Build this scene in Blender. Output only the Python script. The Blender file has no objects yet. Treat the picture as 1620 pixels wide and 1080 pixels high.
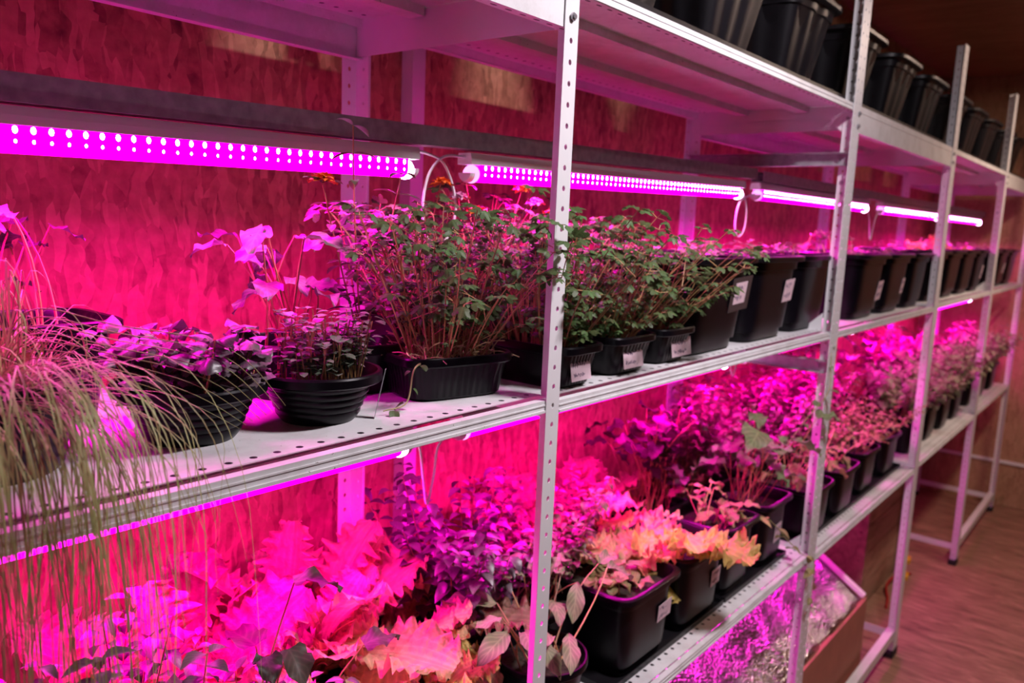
import bpy, bmesh, math, random
from mathutils import Vector, Matrix
PI = math.pi
sc = bpy.context.scene
COL = sc.collection

# ------------------------------------------------------------------ camera
cam_d = bpy.data.cameras.new('camera'); cam = bpy.data.objects.new('camera', cam_d); COL.objects.link(cam)
CAM = Vector((0.2933, -0.6418, 1.6217)); YAW, PITCH, ROLL, FPX = 0.6772, -0.1509, 0.0422, 1275.44
_f = Vector((math.cos(YAW)*math.cos(PITCH), math.sin(YAW)*math.cos(PITCH), math.sin(PITCH)))
_r = Vector((math.sin(YAW), -math.cos(YAW), 0)); _u = _r.cross(_f)
r2 = _r*math.cos(ROLL) + _u*math.sin(ROLL); u2 = -_r*math.sin(ROLL) + _u*math.cos(ROLL)
cam.matrix_world = Matrix(((r2.x, u2.x, -_f.x, CAM.x), (r2.y, u2.y, -_f.y, CAM.y), (r2.z, u2.z, -_f.z, CAM.z), (0, 0, 0, 1)))
cam_d.sensor_width = 36; cam_d.lens = FPX/1620*36; cam_d.clip_start = 0.02
cam_d.dof.use_dof = True; cam_d.dof.focus_distance = 0.92; cam_d.dof.aperture_fstop = 5.6
sc.camera = cam

# ------------------------------------------------------------------ world, exposure, room lights
sc.view_settings.view_transform = 'Standard'; sc.view_settings.look = 'None'
sc.view_settings.gamma = 1; sc.view_settings.use_curve_mapping = False
sc.view_settings.exposure = 0.0
w = bpy.data.worlds.new('world'); sc.world = w; w.use_nodes = True
w.node_tree.nodes['Background'].inputs[0].default_value = (0.55, 0.6, 0.75, 1)
w.node_tree.nodes['Background'].inputs[1].default_value = 0.003

def area(name, loc, rot, sx, sy, power, col):
    l = bpy.data.lights.new(name, 'AREA'); l.shape = 'RECTANGLE'; l.size = sx; l.size_y = sy
    l.energy = power; l.color = col
    o = bpy.data.objects.new(name, l); COL.objects.link(o); o.location = loc; o.rotation_euler = rot
    return o
# the aisle ceiling lamps (out of frame, in front of the shelves, just under the ceiling)
area('aisle_ceiling_light', (1.5, -0.66, 2.52), (0, 0, 0), 0.35, 0.10, 31, (1.0, 0.89, 0.97))
area('aisle_ceiling_light', (4.3, -0.70, 2.52), (0, 0, 0), 0.9, 0.12, 25, (1.0, 0.72, 0.57))
# added cool fill from behind the camera, brightening the shelving's front faces
area('front_fill_light', (-1.6, -2.2, 1.5), (math.radians(90), 0, math.radians(-50)), 0.9, 1.8, 3.0, (0.86, 0.92, 1.0))
GROW = 5.5      # emission strength of the grow tubes' glowing covers
GROW_W = 10.5   # watts per metre thrown down by each tube
GROW_COL = (1.0, 0.0, 0.58)

# ------------------------------------------------------------------ materials
M = {}
def newmat(name):
    m = bpy.data.materials.new(name); m.use_nodes = True; M[name] = m
    return m, m.node_tree, m.node_tree.nodes['Principled BSDF']
def n_(nt, t, **kw):
    n = nt.nodes.new(t)
    for k, v in kw.items(): setattr(n, k, v)
    return n
def plain(name, col, rough=0.5, metal=0.0, spec=0.5, nscale=0, namt=0.15, bump=0.0):
    m, nt, b = newmat(name)
    b.inputs['Base Color'].default_value = (*col, 1); b.inputs['Roughness'].default_value = rough
    b.inputs['Metallic'].default_value = metal; b.inputs['Specular IOR Level'].default_value = spec
    if nscale:
        tc = n_(nt, 'ShaderNodeTexCoord'); nz = n_(nt, 'ShaderNodeTexNoise'); nz.inputs['Scale'].default_value = nscale
        nz.inputs['Detail'].default_value = 5
        nt.links.new(tc.outputs['Object'], nz.inputs['Vector'])
        mp = n_(nt, 'ShaderNodeMapRange'); mp.inputs[3].default_value = 1-namt; mp.inputs[4].default_value = 1+namt
        mp.inputs[1].default_value = .3; mp.inputs[2].default_value = .7
        nt.links.new(nz.outputs['Fac'], mp.inputs[0])
        mx = n_(nt, 'ShaderNodeMix', data_type='RGBA', blend_type='MULTIPLY'); mx.inputs[0].default_value = 1
        mx.inputs[6].default_value = (*col, 1); nt.links.new(mp.outputs[0], mx.inputs[7])
        nt.links.new(mx.outputs[2], b.inputs['Base Color'])
        if bump:
            bp = n_(nt, 'ShaderNodeBump'); bp.inputs['Strength'].default_value = bump; bp.inputs['Distance'].default_value = .002
            nt.links.new(nz.outputs['Fac'], bp.inputs['Height']); nt.links.new(bp.outputs[0], b.inputs['Normal'])
    return m
plain('white_paint', (0.74, 0.74, 0.75), 0.42, nscale=9, namt=.05)
plain('black_plastic', (0.004, 0.003, 0.005), 0.30, spec=.2, nscale=30, namt=.3)
plain('matte_black_plastic', (0.008, 0.007, 0.009), 0.42, spec=.35, nscale=30, namt=.2)
plain('rubber', (0.008, 0.008, 0.008), 0.7)
plain('soil', (0.035, 0.022, 0.014), 0.95, nscale=160, namt=.6, bump=.8)
plain('paper_label', (0.78, 0.58, 0.64), 0.6, nscale=60, namt=.06)
plain('ink', (0.10, 0.05, 0.14), 0.6)
plain('chalk_ink', (0.7, 0.7, 0.7), 0.6)
plain('tape', (0.05, 0.045, 0.05), 0.18, spec=.8)
plain('galvanised', (0.34, 0.33, 0.35), 0.45, metal=.25, nscale=70, namt=.22)
plain('bolt_steel', (0.35, 0.34, 0.36), 0.35, metal=.8)
plain('cable_white', (0.78, 0.78, 0.78), 0.4)
plain('red_cable', (0.35, 0.01, 0.01), 0.5)
plain('yellow_plastic', (0.75, 0.40, 0.02), 0.5)
plain('cardboard', (0.40, 0.15, 0.10), 0.8, nscale=12, namt=.1)
plain('foam_edge', (0.72, 0.70, 0.70), 0.6)
plain('tan_stem', (0.42, 0.30, 0.16), 0.6)
plain('straw', (0.55, 0.44, 0.22), 0.7, nscale=40, namt=.3)
plain('orange_petal', (0.85, 0.16, 0.015), 0.6)
plain('pink_petal', (0.75, 0.35, 0.55), 0.6)
plain('clear_marker', (0.55, 0.55, 0.57), 0.15, spec=.8)

def leafmat(name, col, rough=0.5, trans=0.3, var=0.35, crinkle=(.35, .002), veins=(6, 2.2, .55), spec=.45, hue=.03):
    m, nt, b = newmat(name)
    geo = n_(nt, 'ShaderNodeNewGeometry'); tc = n_(nt, 'ShaderNodeTexCoord')
    nz = n_(nt, 'ShaderNodeTexNoise'); nz.inputs['Scale'].default_value = 45; nz.inputs['Detail'].default_value = 4
    nt.links.new(tc.outputs['Object'], nz.inputs['Vector'])
    ad = n_(nt, 'ShaderNodeMath', operation='ADD'); nt.links.new(geo.outputs['Random Per Island'], ad.inputs[0]); nt.links.new(nz.outputs['Fac'], ad.inputs[1])
    mp = n_(nt, 'ShaderNodeMapRange'); mp.inputs[1].default_value = .3; mp.inputs[2].default_value = 1.7
    mp.inputs[3].default_value = 1-var; mp.inputs[4].default_value = 1+var*1.3
    nt.links.new(ad.outputs[0], mp.inputs[0])
    hs = n_(nt, 'ShaderNodeHueSaturation'); hs.inputs['Color'].default_value = (*col, 1)
    mh = n_(nt, 'ShaderNodeMapRange'); mh.inputs[3].default_value = .5-hue; mh.inputs[4].default_value = .5+hue
    nt.links.new(geo.outputs['Random Per Island'], mh.inputs[0]); nt.links.new(mh.outputs[0], hs.inputs['Hue'])
    # paler veins: a midrib and side veins running out along the blade
    at = n_(nt, 'ShaderNodeAttribute', attribute_name='luv'); sx = n_(nt, 'ShaderNodeSeparateXYZ'); nt.links.new(at.outputs['Vector'], sx.inputs[0])
    def mt(op, *a):
        q = n_(nt, 'ShaderNodeMath', operation=op)
        for i, x in enumerate(a):
            if isinstance(x, (int, float)): q.inputs[i].default_value = x
            else: nt.links.new(x, q.inputs[i])
        return q.outputs[0]
    av = mt('ABSOLUTE', sx.outputs[1])
    side = mt('POWER', mt('ABSOLUTE', mt('SINE', mt('MULTIPLY', mt('SUBTRACT', mt('MULTIPLY', sx.outputs[0], veins[0]), mt('MULTIPLY', av, veins[1])), PI))), 6.0)
    side = mt('SUBTRACT', 1.0, mt('POWER', mt('ABSOLUTE', mt('SINE', mt('MULTIPLY', mt('SUBTRACT', mt('MULTIPLY', sx.outputs[0], veins[0]), mt('MULTIPLY', av, veins[1])), PI))), .5))
    rib = mt('SUBTRACT', 1.0, mt('MINIMUM', 1.0, mt('MULTIPLY', av, 9.0)))
    vm = mt('MULTIPLY', mt('MAXIMUM', side, rib), veins[2])
    val = mt('MULTIPLY', mp.outputs[0], mt('ADD', 1-veins[2]*.25, vm))
    nt.links.new(val, hs.inputs['Value'])
    nt.links.new(hs.outputs[0], b.inputs['Base Color'])
    b.inputs['Roughness'].default_value = rough; b.inputs['Specular IOR Level'].default_value = spec
    bp = n_(nt, 'ShaderNodeBump'); bp.inputs['Strength'].default_value = crinkle[0]; bp.inputs['Distance'].default_value = crinkle[1]
    nt.links.new(nz.outputs['Fac'], bp.inputs['Height']); nt.links.new(bp.outputs[0], b.inputs['Normal'])
    tr = n_(nt, 'ShaderNodeBsdfTranslucent'); nt.links.new(hs.outputs[0], tr.inputs['Color'])
    mx = n_(nt, 'ShaderNodeMixShader'); mx.inputs[0].default_value = trans
    nt.links.new(b.outputs[0], mx.inputs[1]); nt.links.new(tr.outputs[0], mx.inputs[2])
    nt.links.new(mx.outputs[0], nt.nodes['Material Output'].inputs['Surface'])
    return m
leafmat('leaf_columbine', (0.075, 0.125, 0.040), .5, .25, spec=.3)
leafmat('leaf_basil', (0.12, 0.08, 0.10), .38, .15, spec=.6)
leafmat('leaf_dark', (0.06, 0.045, 0.035), .5, .15, spec=.25)
leafmat('leaf_seedling', (0.15, 0.18, 0.13), .45, .2)
leafmat('leaf_grass', (0.20, 0.21, 0.075), .5, .15, var=.45)
leafmat('leaf_lettuce', (0.60, 0.46, 0.14), .45, .4, var=.45, crinkle=(1, .012), veins=(1.2, 4, .3))
leafmat('leaf_lettuce_pink', (0.58, 0.34, 0.22), .42, .4, var=.5, crinkle=(1, .012), veins=(1.2, 4, .35))
leafmat('leaf_sage', (0.27, 0.27, 0.15), .6, .2, var=.2)
leafmat('leaf_broad', (0.17, 0.23, 0.10), .5, .3)
leafmat('leaf_mint', (0.18, 0.12, 0.085), .42, .25)
leafmat('leaf_olive', (0.30, 0.27, 0.10), .5, .3)
leafmat('stem_red', (0.30, 0.16, 0.075), .5, .1)
leafmat('stem_pale', (0.55, 0.36, 0.20), .5, .2)
leafmat('stem_green', (0.25, 0.24, 0.10), .5, .1)

def osb(name, rot, c1, c2, c3, scale=1.0):
    m, nt, b = newmat(name)
    tc = n_(nt, 'ShaderNodeTexCoord')
    prev = None; hs = []
    for k, (ang, sx, sy) in enumerate(((18, 9, 34), (-24, 8, 30), (62, 10, 28), (-70, 7, 26))):
        mp = n_(nt, 'ShaderNodeMapping'); mp.inputs['Rotation'].default_value = tuple(math.radians(a) for a in (rot[0]*ang, rot[1]*ang, rot[2]*ang))
        s = [sx*scale, sx*scale, sx*scale]
        # long flakes: stretch one in-plane axis
        ax = 0 if rot[1] else (2 if rot[0] else 0)
        s = [sy*scale]*3; s[{(1,0,0): 2, (0,1,0): 2, (0,0,1): 1}[tuple(rot)]] = sx*scale
        mp.inputs['Scale'].default_value = s
        wn = n_(nt, 'ShaderNodeTexNoise'); wn.inputs['Scale'].default_value = 7; wn.inputs['Detail'].default_value = 3
        nt.links.new(tc.outputs['Object'], wn.inputs['Vector'])
        av = n_(nt, 'ShaderNodeMix', data_type='VECTOR'); av.inputs[0].default_value = .045
        nt.links.new(tc.outputs['Object'], av.inputs[4]); nt.links.new(wn.outputs['Color'], av.inputs[5])
        nt.links.new(av.outputs[1], mp.inputs['Vector'])
        vo = n_(nt, 'ShaderNodeTexVoronoi'); vo.inputs['Scale'].default_value = 1; vo.inputs['Randomness'].default_value = 1
        nt.links.new(mp.outputs[0], vo.inputs['Vector'])
        hs.append(vo)
    def mathn(op, a, bb):
        q = n_(nt, 'ShaderNodeMath', operation=op)
        for i, x in enumerate((a, bb)):
            if isinstance(x, (int, float)): q.inputs[i].default_value = x
            else: nt.links.new(x, q.inputs[i])
        return q.outputs[0]
    def sep(vo):
        s = n_(nt, 'ShaderNodeSeparateColor'); nt.links.new(vo.outputs['Color'], s.inputs[0]); return s
    a = [sep(v) for v in hs]
    # the flake layer with the highest random wins, its other random picks the shade
    best = a[0].outputs[0]; shade = a[0].outputs[1]
    for q in a[1:]:
        g = mathn('GREATER_THAN', q.outputs[0], best)
        mx = n_(nt, 'ShaderNodeMix'); nt.links.new(g, mx.inputs[0]); nt.links.new(shade, mx.inputs[2]); nt.links.new(q.outputs[1], mx.inputs[3])
        shade = mx.outputs[0]; best = mathn('MAXIMUM', best, q.outputs[0])
    fine = n_(nt, 'ShaderNodeTexNoise'); fine.inputs['Scale'].default_value = 55; fine.inputs['Detail'].default_value = 6
    nt.links.new(tc.outputs['Object'], fine.inputs['Vector'])
    big = n_(nt, 'ShaderNodeTexNoise'); big.inputs['Scale'].default_value = 3.5; big.inputs['Detail'].default_value = 3
    nt.links.new(tc.outputs['Object'], big.inputs['Vector'])
    t = mathn('ADD', mathn('MULTIPLY', shade, .34), mathn('ADD', mathn('MULTIPLY', fine.outputs['Fac'], .50), mathn('MULTIPLY', big.outputs['Fac'], .42)))
    cr = n_(nt, 'ShaderNodeValToRGB'); e = cr.color_ramp.elements
    e[0].position = .30; e[0].color = (*c1, 1); e[1].position = .90; e[1].color = (*c3, 1)
    x = e.new(.55); x.color = (*c2, 1)
    nt.links.new(t, cr.inputs[0]); nt.links.new(cr.outputs[0], b.inputs['Base Color'])
    b.inputs['Roughness'].default_value = .7
    bp = n_(nt, 'ShaderNodeBump'); bp.inputs['Strength'].default_value = .5; bp.inputs['Distance'].default_value = .003
    nt.links.new(t, bp.inputs['Height']); nt.links.new(bp.outputs[0], b.inputs['Normal'])
    return m
osb('osb_wall', (0, 1, 0), (0.12, 0.040, 0.018), (0.36, 0.17, 0.08), (0.62, 0.33, 0.18), 2.3)
osb('osb_end_wall', (1, 0, 0), (0.22, 0.11, 0.055), (0.36, 0.20, 0.11), (0.46, 0.27, 0.16), 1.6)

def grain(name, c1, c2, c3, sx, sy, sz):
    m, nt, b = newmat(name)
    tc = n_(nt, 'ShaderNodeTexCoord'); mp = n_(nt, 'ShaderNodeMapping'); mp.inputs['Scale'].default_value = (sx, sy, sz)
    nt.links.new(tc.outputs['Object'], mp.inputs['Vector'])
    nz = n_(nt, 'ShaderNodeTexNoise'); nz.inputs['Scale'].default_value = 1; nz.inputs['Detail'].default_value = 7; nz.inputs['Roughness'].default_value = .65
    nz.inputs['Distortion'].default_value = 1.2
    nt.links.new(mp.outputs[0], nz.inputs['Vector'])
    cr = n_(nt, 'ShaderNodeValToRGB'); e = cr.color_ramp.elements
    e[0].position = .34; e[0].color = (*c1, 1); e[1].position = .66; e[1].color = (*c3, 1); x = e.new(.5); x.color = (*c2, 1)
    nt.links.new(nz.outputs['Fac'], cr.inputs[0]); nt.links.new(cr.outputs[0], b.inputs['Base Color'])
    b.inputs['Roughness'].default_value = .62
    return m
grain('plywood_floor', (0.15, 0.075, 0.045), (0.27, 0.14, 0.09), (0.38, 0.21, 0.14), 26, 5, 5)
grain('plywood_ceiling', (0.20, 0.10, 0.05), (0.27, 0.14, 0.075), (0.33, 0.18, 0.10), 22, 4, 4)
grain('crate_wood', (0.22, 0.13, 0.08), (0.34, 0.21, 0.14), (0.44, 0.28, 0.19), 3, 20, 20)

def perforated(name, rows, pitch, rx, ry, below=None):
    """white steel sheet with rows of small dark punched holes (object space: x along the shelf)"""
    m, nt, b = newmat(name)
    tc = n_(nt, 'ShaderNodeTexCoord'); sp = n_(nt, 'ShaderNodeSeparateXYZ'); nt.links.new(tc.outputs['Object'], sp.inputs[0])
    def mt(op, *a):
        q = n_(nt, 'ShaderNodeMath', operation=op)
        for i, x in enumerate(a):
            if isinstance(x, (int, float)): q.inputs[i].default_value = x
            else: nt.links.new(x, q.inputs[i])
        return q.outputs[0]
    dx = mt('SUBTRACT', mt('MODULO', mt('ADD', sp.outputs[0], 10), pitch), pitch/2)
    dx2 = mt('POWER', mt('DIVIDE', mt('ABSOLUTE', dx), rx), 2.0)
    mask = None
    for y in rows:
        dy2 = mt('POWER', mt('DIVIDE', mt('ABSOLUTE', mt('SUBTRACT', sp.outputs[1], y)), ry), 2.0)
        h = mt('LESS_THAN', mt('ADD', dx2, dy2), 1.0)
        mask = h if mask is None else mt('MAXIMUM', mask, h)
    if below is not None: mask = mt('MULTIPLY', mask, mt('LESS_THAN', sp.outputs[2], below))
    nz = n_(nt, 'ShaderNodeTexNoise'); nz.inputs['Scale'].default_value = 14; nz.inputs['Detail'].default_value = 8; nz.inputs['Roughness'].default_value = .7
    nt.links.new(tc.outputs['Object'], nz.inputs['Vector'])
    cr = n_(nt, 'ShaderNodeValToRGB'); e = cr.color_ramp.elements
    e[0].position = .25; e[0].color = (.55, .54, .53, 1); e[1].position = .55; e[1].color = (.74, .74, .75, 1)
    nt.links.new(nz.outputs['Fac'], cr.inputs[0])
    # specks of spilled soil
    n2 = n_(nt, 'ShaderNodeTexNoise'); n2.inputs['Scale'].default_value = 260; n2.inputs['Detail'].default_value = 2
    nt.links.new(tc.outputs['Object'], n2.inputs['Vector'])
    sp2 = mt('GREATER_THAN', mt('ADD', n2.outputs['Fac'], mt('MULTIPLY', nz.outputs['Fac'], .18)), .83)
    m1 = n_(nt, 'ShaderNodeMix', data_type='RGBA'); nt.links.new(sp2, m1.inputs[0]); nt.links.new(cr.outputs[0], m1.inputs[6]); m1.inputs[7].default_value = (.12, .09, .07, 1)
    m2 = n_(nt, 'ShaderNodeMix', data_type='RGBA'); nt.links.new(mask, m2.inputs[0]); nt.links.new(m1.outputs[2], m2.inputs[6]); m2.inputs[7].default_value = (.02, .012, .02, 1)
    nt.links.new(m2.outputs[2], b.inputs['Base Color']); b.inputs['Roughness'].default_value = .42
    return m
perforated('shelf_sheet', (0.040, 0.40), 0.0275, .0040, .0040)
perforated('slotted_edge', (0.0085,), 0.0275, .0062, .0022, -.016)

def emis(name, col, strength, sample=True):
    m = bpy.data.materials.new(name); m.use_nodes = True; M[name] = m
    nt = m.node_tree; nt.nodes.clear(); o = n_(nt, 'ShaderNodeOutputMaterial'); e = n_(nt, 'ShaderNodeEmission')
    e.inputs[0].default_value = (*col, 1); e.inputs[1].default_value = strength; nt.links.new(e.outputs[0], o.inputs[0])
    if not sample: m.cycles.emission_sampling = 'NONE'
    return m
emis('tube_glow', GROW_COL, GROW)
emis('tube_glow_dim', GROW_COL, GROW*.5)
emis('led_glow', (1.0, .55, 1.0), 25, False)
emis('cap_glow', (1.0, .30, .9), 2.2, False)
plain('lamp_cap', (0.75, 0.68, 0.74), .25, nscale=0)

def foilmat():
    m, nt, b = newmat('foil')
    b.inputs['Base Color'].default_value = (.66, .66, .68, 1); b.inputs['Metallic'].default_value = 1; b.inputs['Roughness'].default_value = .20
    tc = n_(nt, 'ShaderNodeTexCoord')
    a = n_(nt, 'ShaderNodeTexNoise'); a.inputs['Scale'].default_value = 9; a.inputs['Detail'].default_value = 3; a.inputs['Distortion'].default_value = .6
    v = n_(nt, 'ShaderNodeTexVoronoi'); v.inputs['Scale'].default_value = 150
    nt.links.new(tc.outputs['Object'], a.inputs[0]); nt.links.new(tc.outputs['Object'], v.inputs['Vector'])
    b1 = n_(nt, 'ShaderNodeBump'); b1.inputs['Strength'].default_value = .5; b1.inputs['Distance'].default_value = .05
    b2 = n_(nt, 'ShaderNodeBump'); b2.inputs['Strength'].default_value = .8; b2.inputs['Distance'].default_value = .004
    nt.links.new(a.outputs['Fac'], b1.inputs['Height']); nt.links.new(v.outputs['Distance'], b2.inputs['Height'])
    nt.links.new(b1.outputs[0], b2.inputs['Normal']); nt.links.new(b2.outputs[0], b.inputs['Normal'])
foilmat()

# ------------------------------------------------------------------ mesh helpers
class MB:
    def __init__(s): s.v = []; s.f = []; s.uv = []
    def add(s, vs, fs):
        o = len(s.v); s.v.extend(vs); s.f.extend([tuple(i+o for i in f) for f in fs])
    def box(s, x0, x1, y0, y1, z0, z1):
        v = [(x, y, z) for z in (z0, z1) for y in (y0, y1) for x in (x0, x1)]
        s.add(v, [(0, 2, 3, 1), (4, 5, 7, 6), (0, 1, 5, 4), (2, 6, 7, 3), (0, 4, 6, 2), (1, 3, 7, 5)])
    def obox(s, c, ux, uy, uz):
        v = [tuple(c + ux*a + uy*b + uz*d) for d in (-1, 1) for b in (-1, 1) for a in (-1, 1)]
        s.add(v, [(0, 2, 3, 1), (4, 5, 7, 6), (0, 1, 5, 4), (2, 6, 7, 3), (0, 4, 6, 2), (1, 3, 7, 5)])
    def tube(s, pts, r, seg=5, r1=None, cap=True):
        n = len(pts); P = [Vector(p) for p in pts]; vs = []; fs = []; ref = None
        for i, p in enumerate(P):
            t = (P[min(i+1, n-1)] - P[max(i-1, 0)])
            if t.length < 1e-9: t = Vector((0, 0, 1))
            t.normalize()
            if ref is None: ref = t.orthogonal().normalized()
            ref = (ref - t*ref.dot(t))
            if ref.length < 1e-6: ref = t.orthogonal()
            ref.normalize(); q = t.cross(ref)
            rr = r if r1 is None else r + (r1-r)*i/(n-1)
            for k in range(seg):
                a = 2*PI*k/seg; vs.append(tuple(p + ref*(rr*math.cos(a)) + q*(rr*math.sin(a))))
        for i in range(n-1):
            for k in range(seg):
                fs.append((i*seg+k, i*seg+(k+1) % seg, (i+1)*seg+(k+1) % seg, (i+1)*seg+k))
        if cap: fs.append(tuple(range(seg-1, -1, -1))); fs.append(tuple((n-1)*seg+k for k in range(seg)))
        s.add(vs, fs)
    def build(s, name, mat, parent=None, smooth=False, loc=None):
        me = bpy.data.meshes.new(name); me.from_pydata([tuple(v) for v in s.v], [], s.f); me.update()
        if smooth:
            for p in me.polygons: p.use_smooth = True
        if s.uv and len(s.uv) == len(s.v):
            at = me.attributes.new('luv', 'FLOAT_VECTOR', 'POINT'); at.data.foreach_set('vector', [c for q in s.uv for c in q])
        me.materials.append(M[mat] if isinstance(mat, str) else mat)
        o = bpy.data.objects.new(name, me); COL.objects.link(o)
        if parent: o.parent = parent
        if loc: o.location = loc
        return o
def tag(o, label=None, cat=None, group=None, kind=None):
    if label: o['label'] = label
    if cat: o['category'] = cat
    if group: o['group'] = group
    if kind: o['kind'] = kind
    return o
def thing(name, label, cat, loc=(0, 0, 0), rz=0, group=None):
    o = bpy.data.objects.new(name, None); o.empty_display_size = .02; COL.objects.link(o); o.location = loc; o.rotation_euler = (0, 0, rz)
    return tag(o, label, cat, group)
def copy_tree(o, parent=None):
    c = o.copy(); COL.objects.link(c)
    if parent: c.parent = parent
    for ch in list(o.children): copy_tree(ch, c)
    return c

# ------------------------------------------------------------------ dimensions
XP = [0.0, 1.2, 2.4, 3.5464, 4.7249, 5.7897]     # frame lines along the shelf row
D = 0.44                                          # depth of the shelves
Z_MID = [1.3763, 1.3718, 1.370, 1.377, 1.376]     # top surfaces, bay by bay
Z_LOW = [0.775, 0.775, 0.760, 0.7717, 0.7785]
Z_TOP = 1.933
H_POST = 2.28
WY = 0.56                                         # face of the board wall
EX = 5.95                                         # face of the end wall
CZ = 2.575

# ------------------------------------------------------------------ the room
def slab(name, mat, *b, kind='structure'):
    m = MB(); m.box(*b); o = m.build(name, mat); o['kind'] = kind; return o
slab('floor', 'plywood_floor', -2.5, EX+.1, -3.2, WY+.1, -.05, 0)
slab('wall_back', 'osb_wall', -2.5, EX, WY, WY+.05, 0, CZ)
slab('wall_right', 'osb_end_wall', EX, EX+.05, -3.2, WY+.05, 0, CZ)
slab('ceiling', 'plywood_ceiling', -2.5, EX+.1, -3.2, WY+.1, CZ, CZ+.05)
slab('trim_1', 'white_paint', EX-.012, EX, -3.2, WY, .265, .283)
slab('trim_2', 'white_paint', 1.412, 1.446, WY-.03, WY, 0, CZ)

# ------------------------------------------------------------------ shelving
def holed_plate(mb, P, U, V, N, width, length, pitch=.027, r=.0034, col=.5, t=.0014):
    """perforated strip: P corner, U across, V along, N thickness direction"""
    n = int(length/pitch); rest = length - n*pitch
    dirs = [(1, 0), (1, 1), (0, 1), (-1, 1), (-1, 0), (-1, -1), (0, -1), (1, -1)]
    for k in range(n):
        z0 = k*pitch; z1 = z0+pitch if k < n-1 else length
        zc = z0+pitch/2; uc = width*col
        for side in (0, 1):
            base = len(mb.v)
            for dx, dy in dirs:
                u = uc if dx == 0 else (width if dx > 0 else 0); v = zc if dy == 0 else (z1 if dy > 0 else z0)
                mb.v.append(tuple(P + U*u + V*v + N*(t*side)))
            for i, (dx, dy) in enumerate(dirs):
                a = math.atan2(dy, dx); mb.v.append(tuple(P + U*(uc+r*math.cos(a)) + V*(zc+r*1.15*math.sin(a)) + N*(t*side)))
            for i in range(8):
                j = (i+1) % 8
                f = (base+i, base+j, base+8+j, base+8+i)
                mb.f.append(f if side else f[::-1])
        b0 = base-16
        for i in range(8):
            j = (i+1) % 8
            mb.f.append((b0+8+i, b0+8+j, base+8+j, base+8+i))
    for u in (0, width):
        o = len(mb.v)
        for v, s_ in ((0, 0), (length, 0), (length, 1), (0, 1)): mb.v.append(tuple(P+U*u+V*v+N*(t*s_)))
        mb.f.append((o, o+1, o+2, o+3) if u else (o+3, o+2, o+1, o))
    o = len(mb.v)
    for u, s_ in ((0, 0), (width, 0), (width, 1), (0, 1)): mb.v.append(tuple(P+U*u+V*length+N*(t*s_)))
    mb.f.append((o, o+1, o+2, o+3))
PX, PY, PZ = Vector((1, 0, 0)), Vector((0, 1, 0)), Vector((0, 0, 1))
_post_cache = {}
def post_mesh(sx, sy):
    """slotted angle: corner at origin, flanges toward sx along X and sy along Y"""
    if (sx, sy) in _post_cache: return _post_cache[(sx, sy)]
    mb = MB()
    holed_plate(mb, Vector((0, 0, 0)), PX*sx, PZ, PY*sy, .03, H_POST, col=.5)
    holed_plate(mb, Vector((0, sy*.0015, 0)), PY*sy, PZ, PX*sx, .030, H_POST, col=.62, r=.0028)
    me = bpy.data.meshes.new('upright_post'); me.from_pydata(mb.v, [], mb.f); me.update()
    bm = bmesh.new(); bm.from_mesh(me); bmesh.ops.recalc_face_normals(bm, faces=bm.faces); bm.to_mesh(me); bm.free()
    me.materials.append(M['white_paint'])
    fb = MB()
    fb.box(*sorted((-.002*sx, .034*sx)), *sorted((-.002*sy, .034*sy)), 0, .018)
    fb.box(*sorted((-.002*sx, .034*sx)), *sorted((-.002*sy, .004*sy)), .018, .032)
    fm = bpy.data.meshes.new('foot_cap'); fm.from_pydata(fb.v, [], fb.f); fm.update(); fm.materials.append(M['rubber'])
    _post_cache[(sx, sy)] = (me, fm)
    return me, fm
def post(parent, x, y, sx, sy):
    me, fm = post_mesh(sx, sy)
    o = bpy.data.objects.new('upright_post', me); COL.objects.link(o); o.parent = parent; o.location = (x, y, .004)
    f = bpy.data.objects.new('foot_cap', fm); COL.objects.link(f); f.parent = o; f.location = (0, 0, -.004); f['label'] = 'black rubber foot cap'
    return o
def shelf(parent, x0, x1, zt, deep=False, name='shelf_panel', deep_back=False):
    """one shelf level: sheet with downturned ribs + front/back/side edge beams"""
    gap = .029 if 1.2 < zt < 1.5 else .0145
    h = .065 if deep else .018
    s = MB(); s.box(x0+.002, x1-.002, gap, D-.0155, -.0015, 0)
    for y in (.13, .29):                                   # stiffening folds under the sheet
        s.box(x0+.01, x1-.01, y-.016, y-.0145, -.014, -.0015); s.box(x0+.01, x1-.01, y+.0145, y+.016, -.014, -.0015)
        s.box(x0+.01, x1-.01, y-.016, y+.016, -.0155, -.014)
    s.box(x0+.002, x1-.002, D-.0168, D-.0155, -.016, -.0015)
    p = s.build(name, 'shelf_sheet', parent, loc=(0, 0, zt))
    for (ya, sg, nm) in ((0.0, 1, 'front_beam'), (D, -1, 'back_beam')):
        if nm == 'back_beam' and deep_back: h = .055
        b = MB()
        def bx(a, c, z0, z1): b.box(x0+.001, x1-.001, *sorted((ya+sg*a, ya+sg*c)), z0, z1)
        bx(.0012, .0118, -.0015, .0)                        # top flange
        bx(.0, .0012, -h, 0)                                # face
        bx(.0012, .0165, -h, -h+.0012)                      # bottom return
        if not deep:
            bx(-.0016, .0, -h+.001, -h+.0045); bx(-.0010, .0, -.0075, -.0055)   # rolled bead + crease
        else:
            bx(-.0008, .0, -.016, -.0135)
        b.build(nm, 'slotted_edge', parent, loc=(0, 0, zt))
    for xa, sg in ((x0, 1), (x1, -1)):
        b = MB(); b.box(*sorted((xa+sg*.002, xa+sg*.0032)), .003, D-.003, -(.06 if deep else .03), -.002)
        b.build('side_beam', 'white_paint', parent, loc=(0, 0, zt))
    return p
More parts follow.
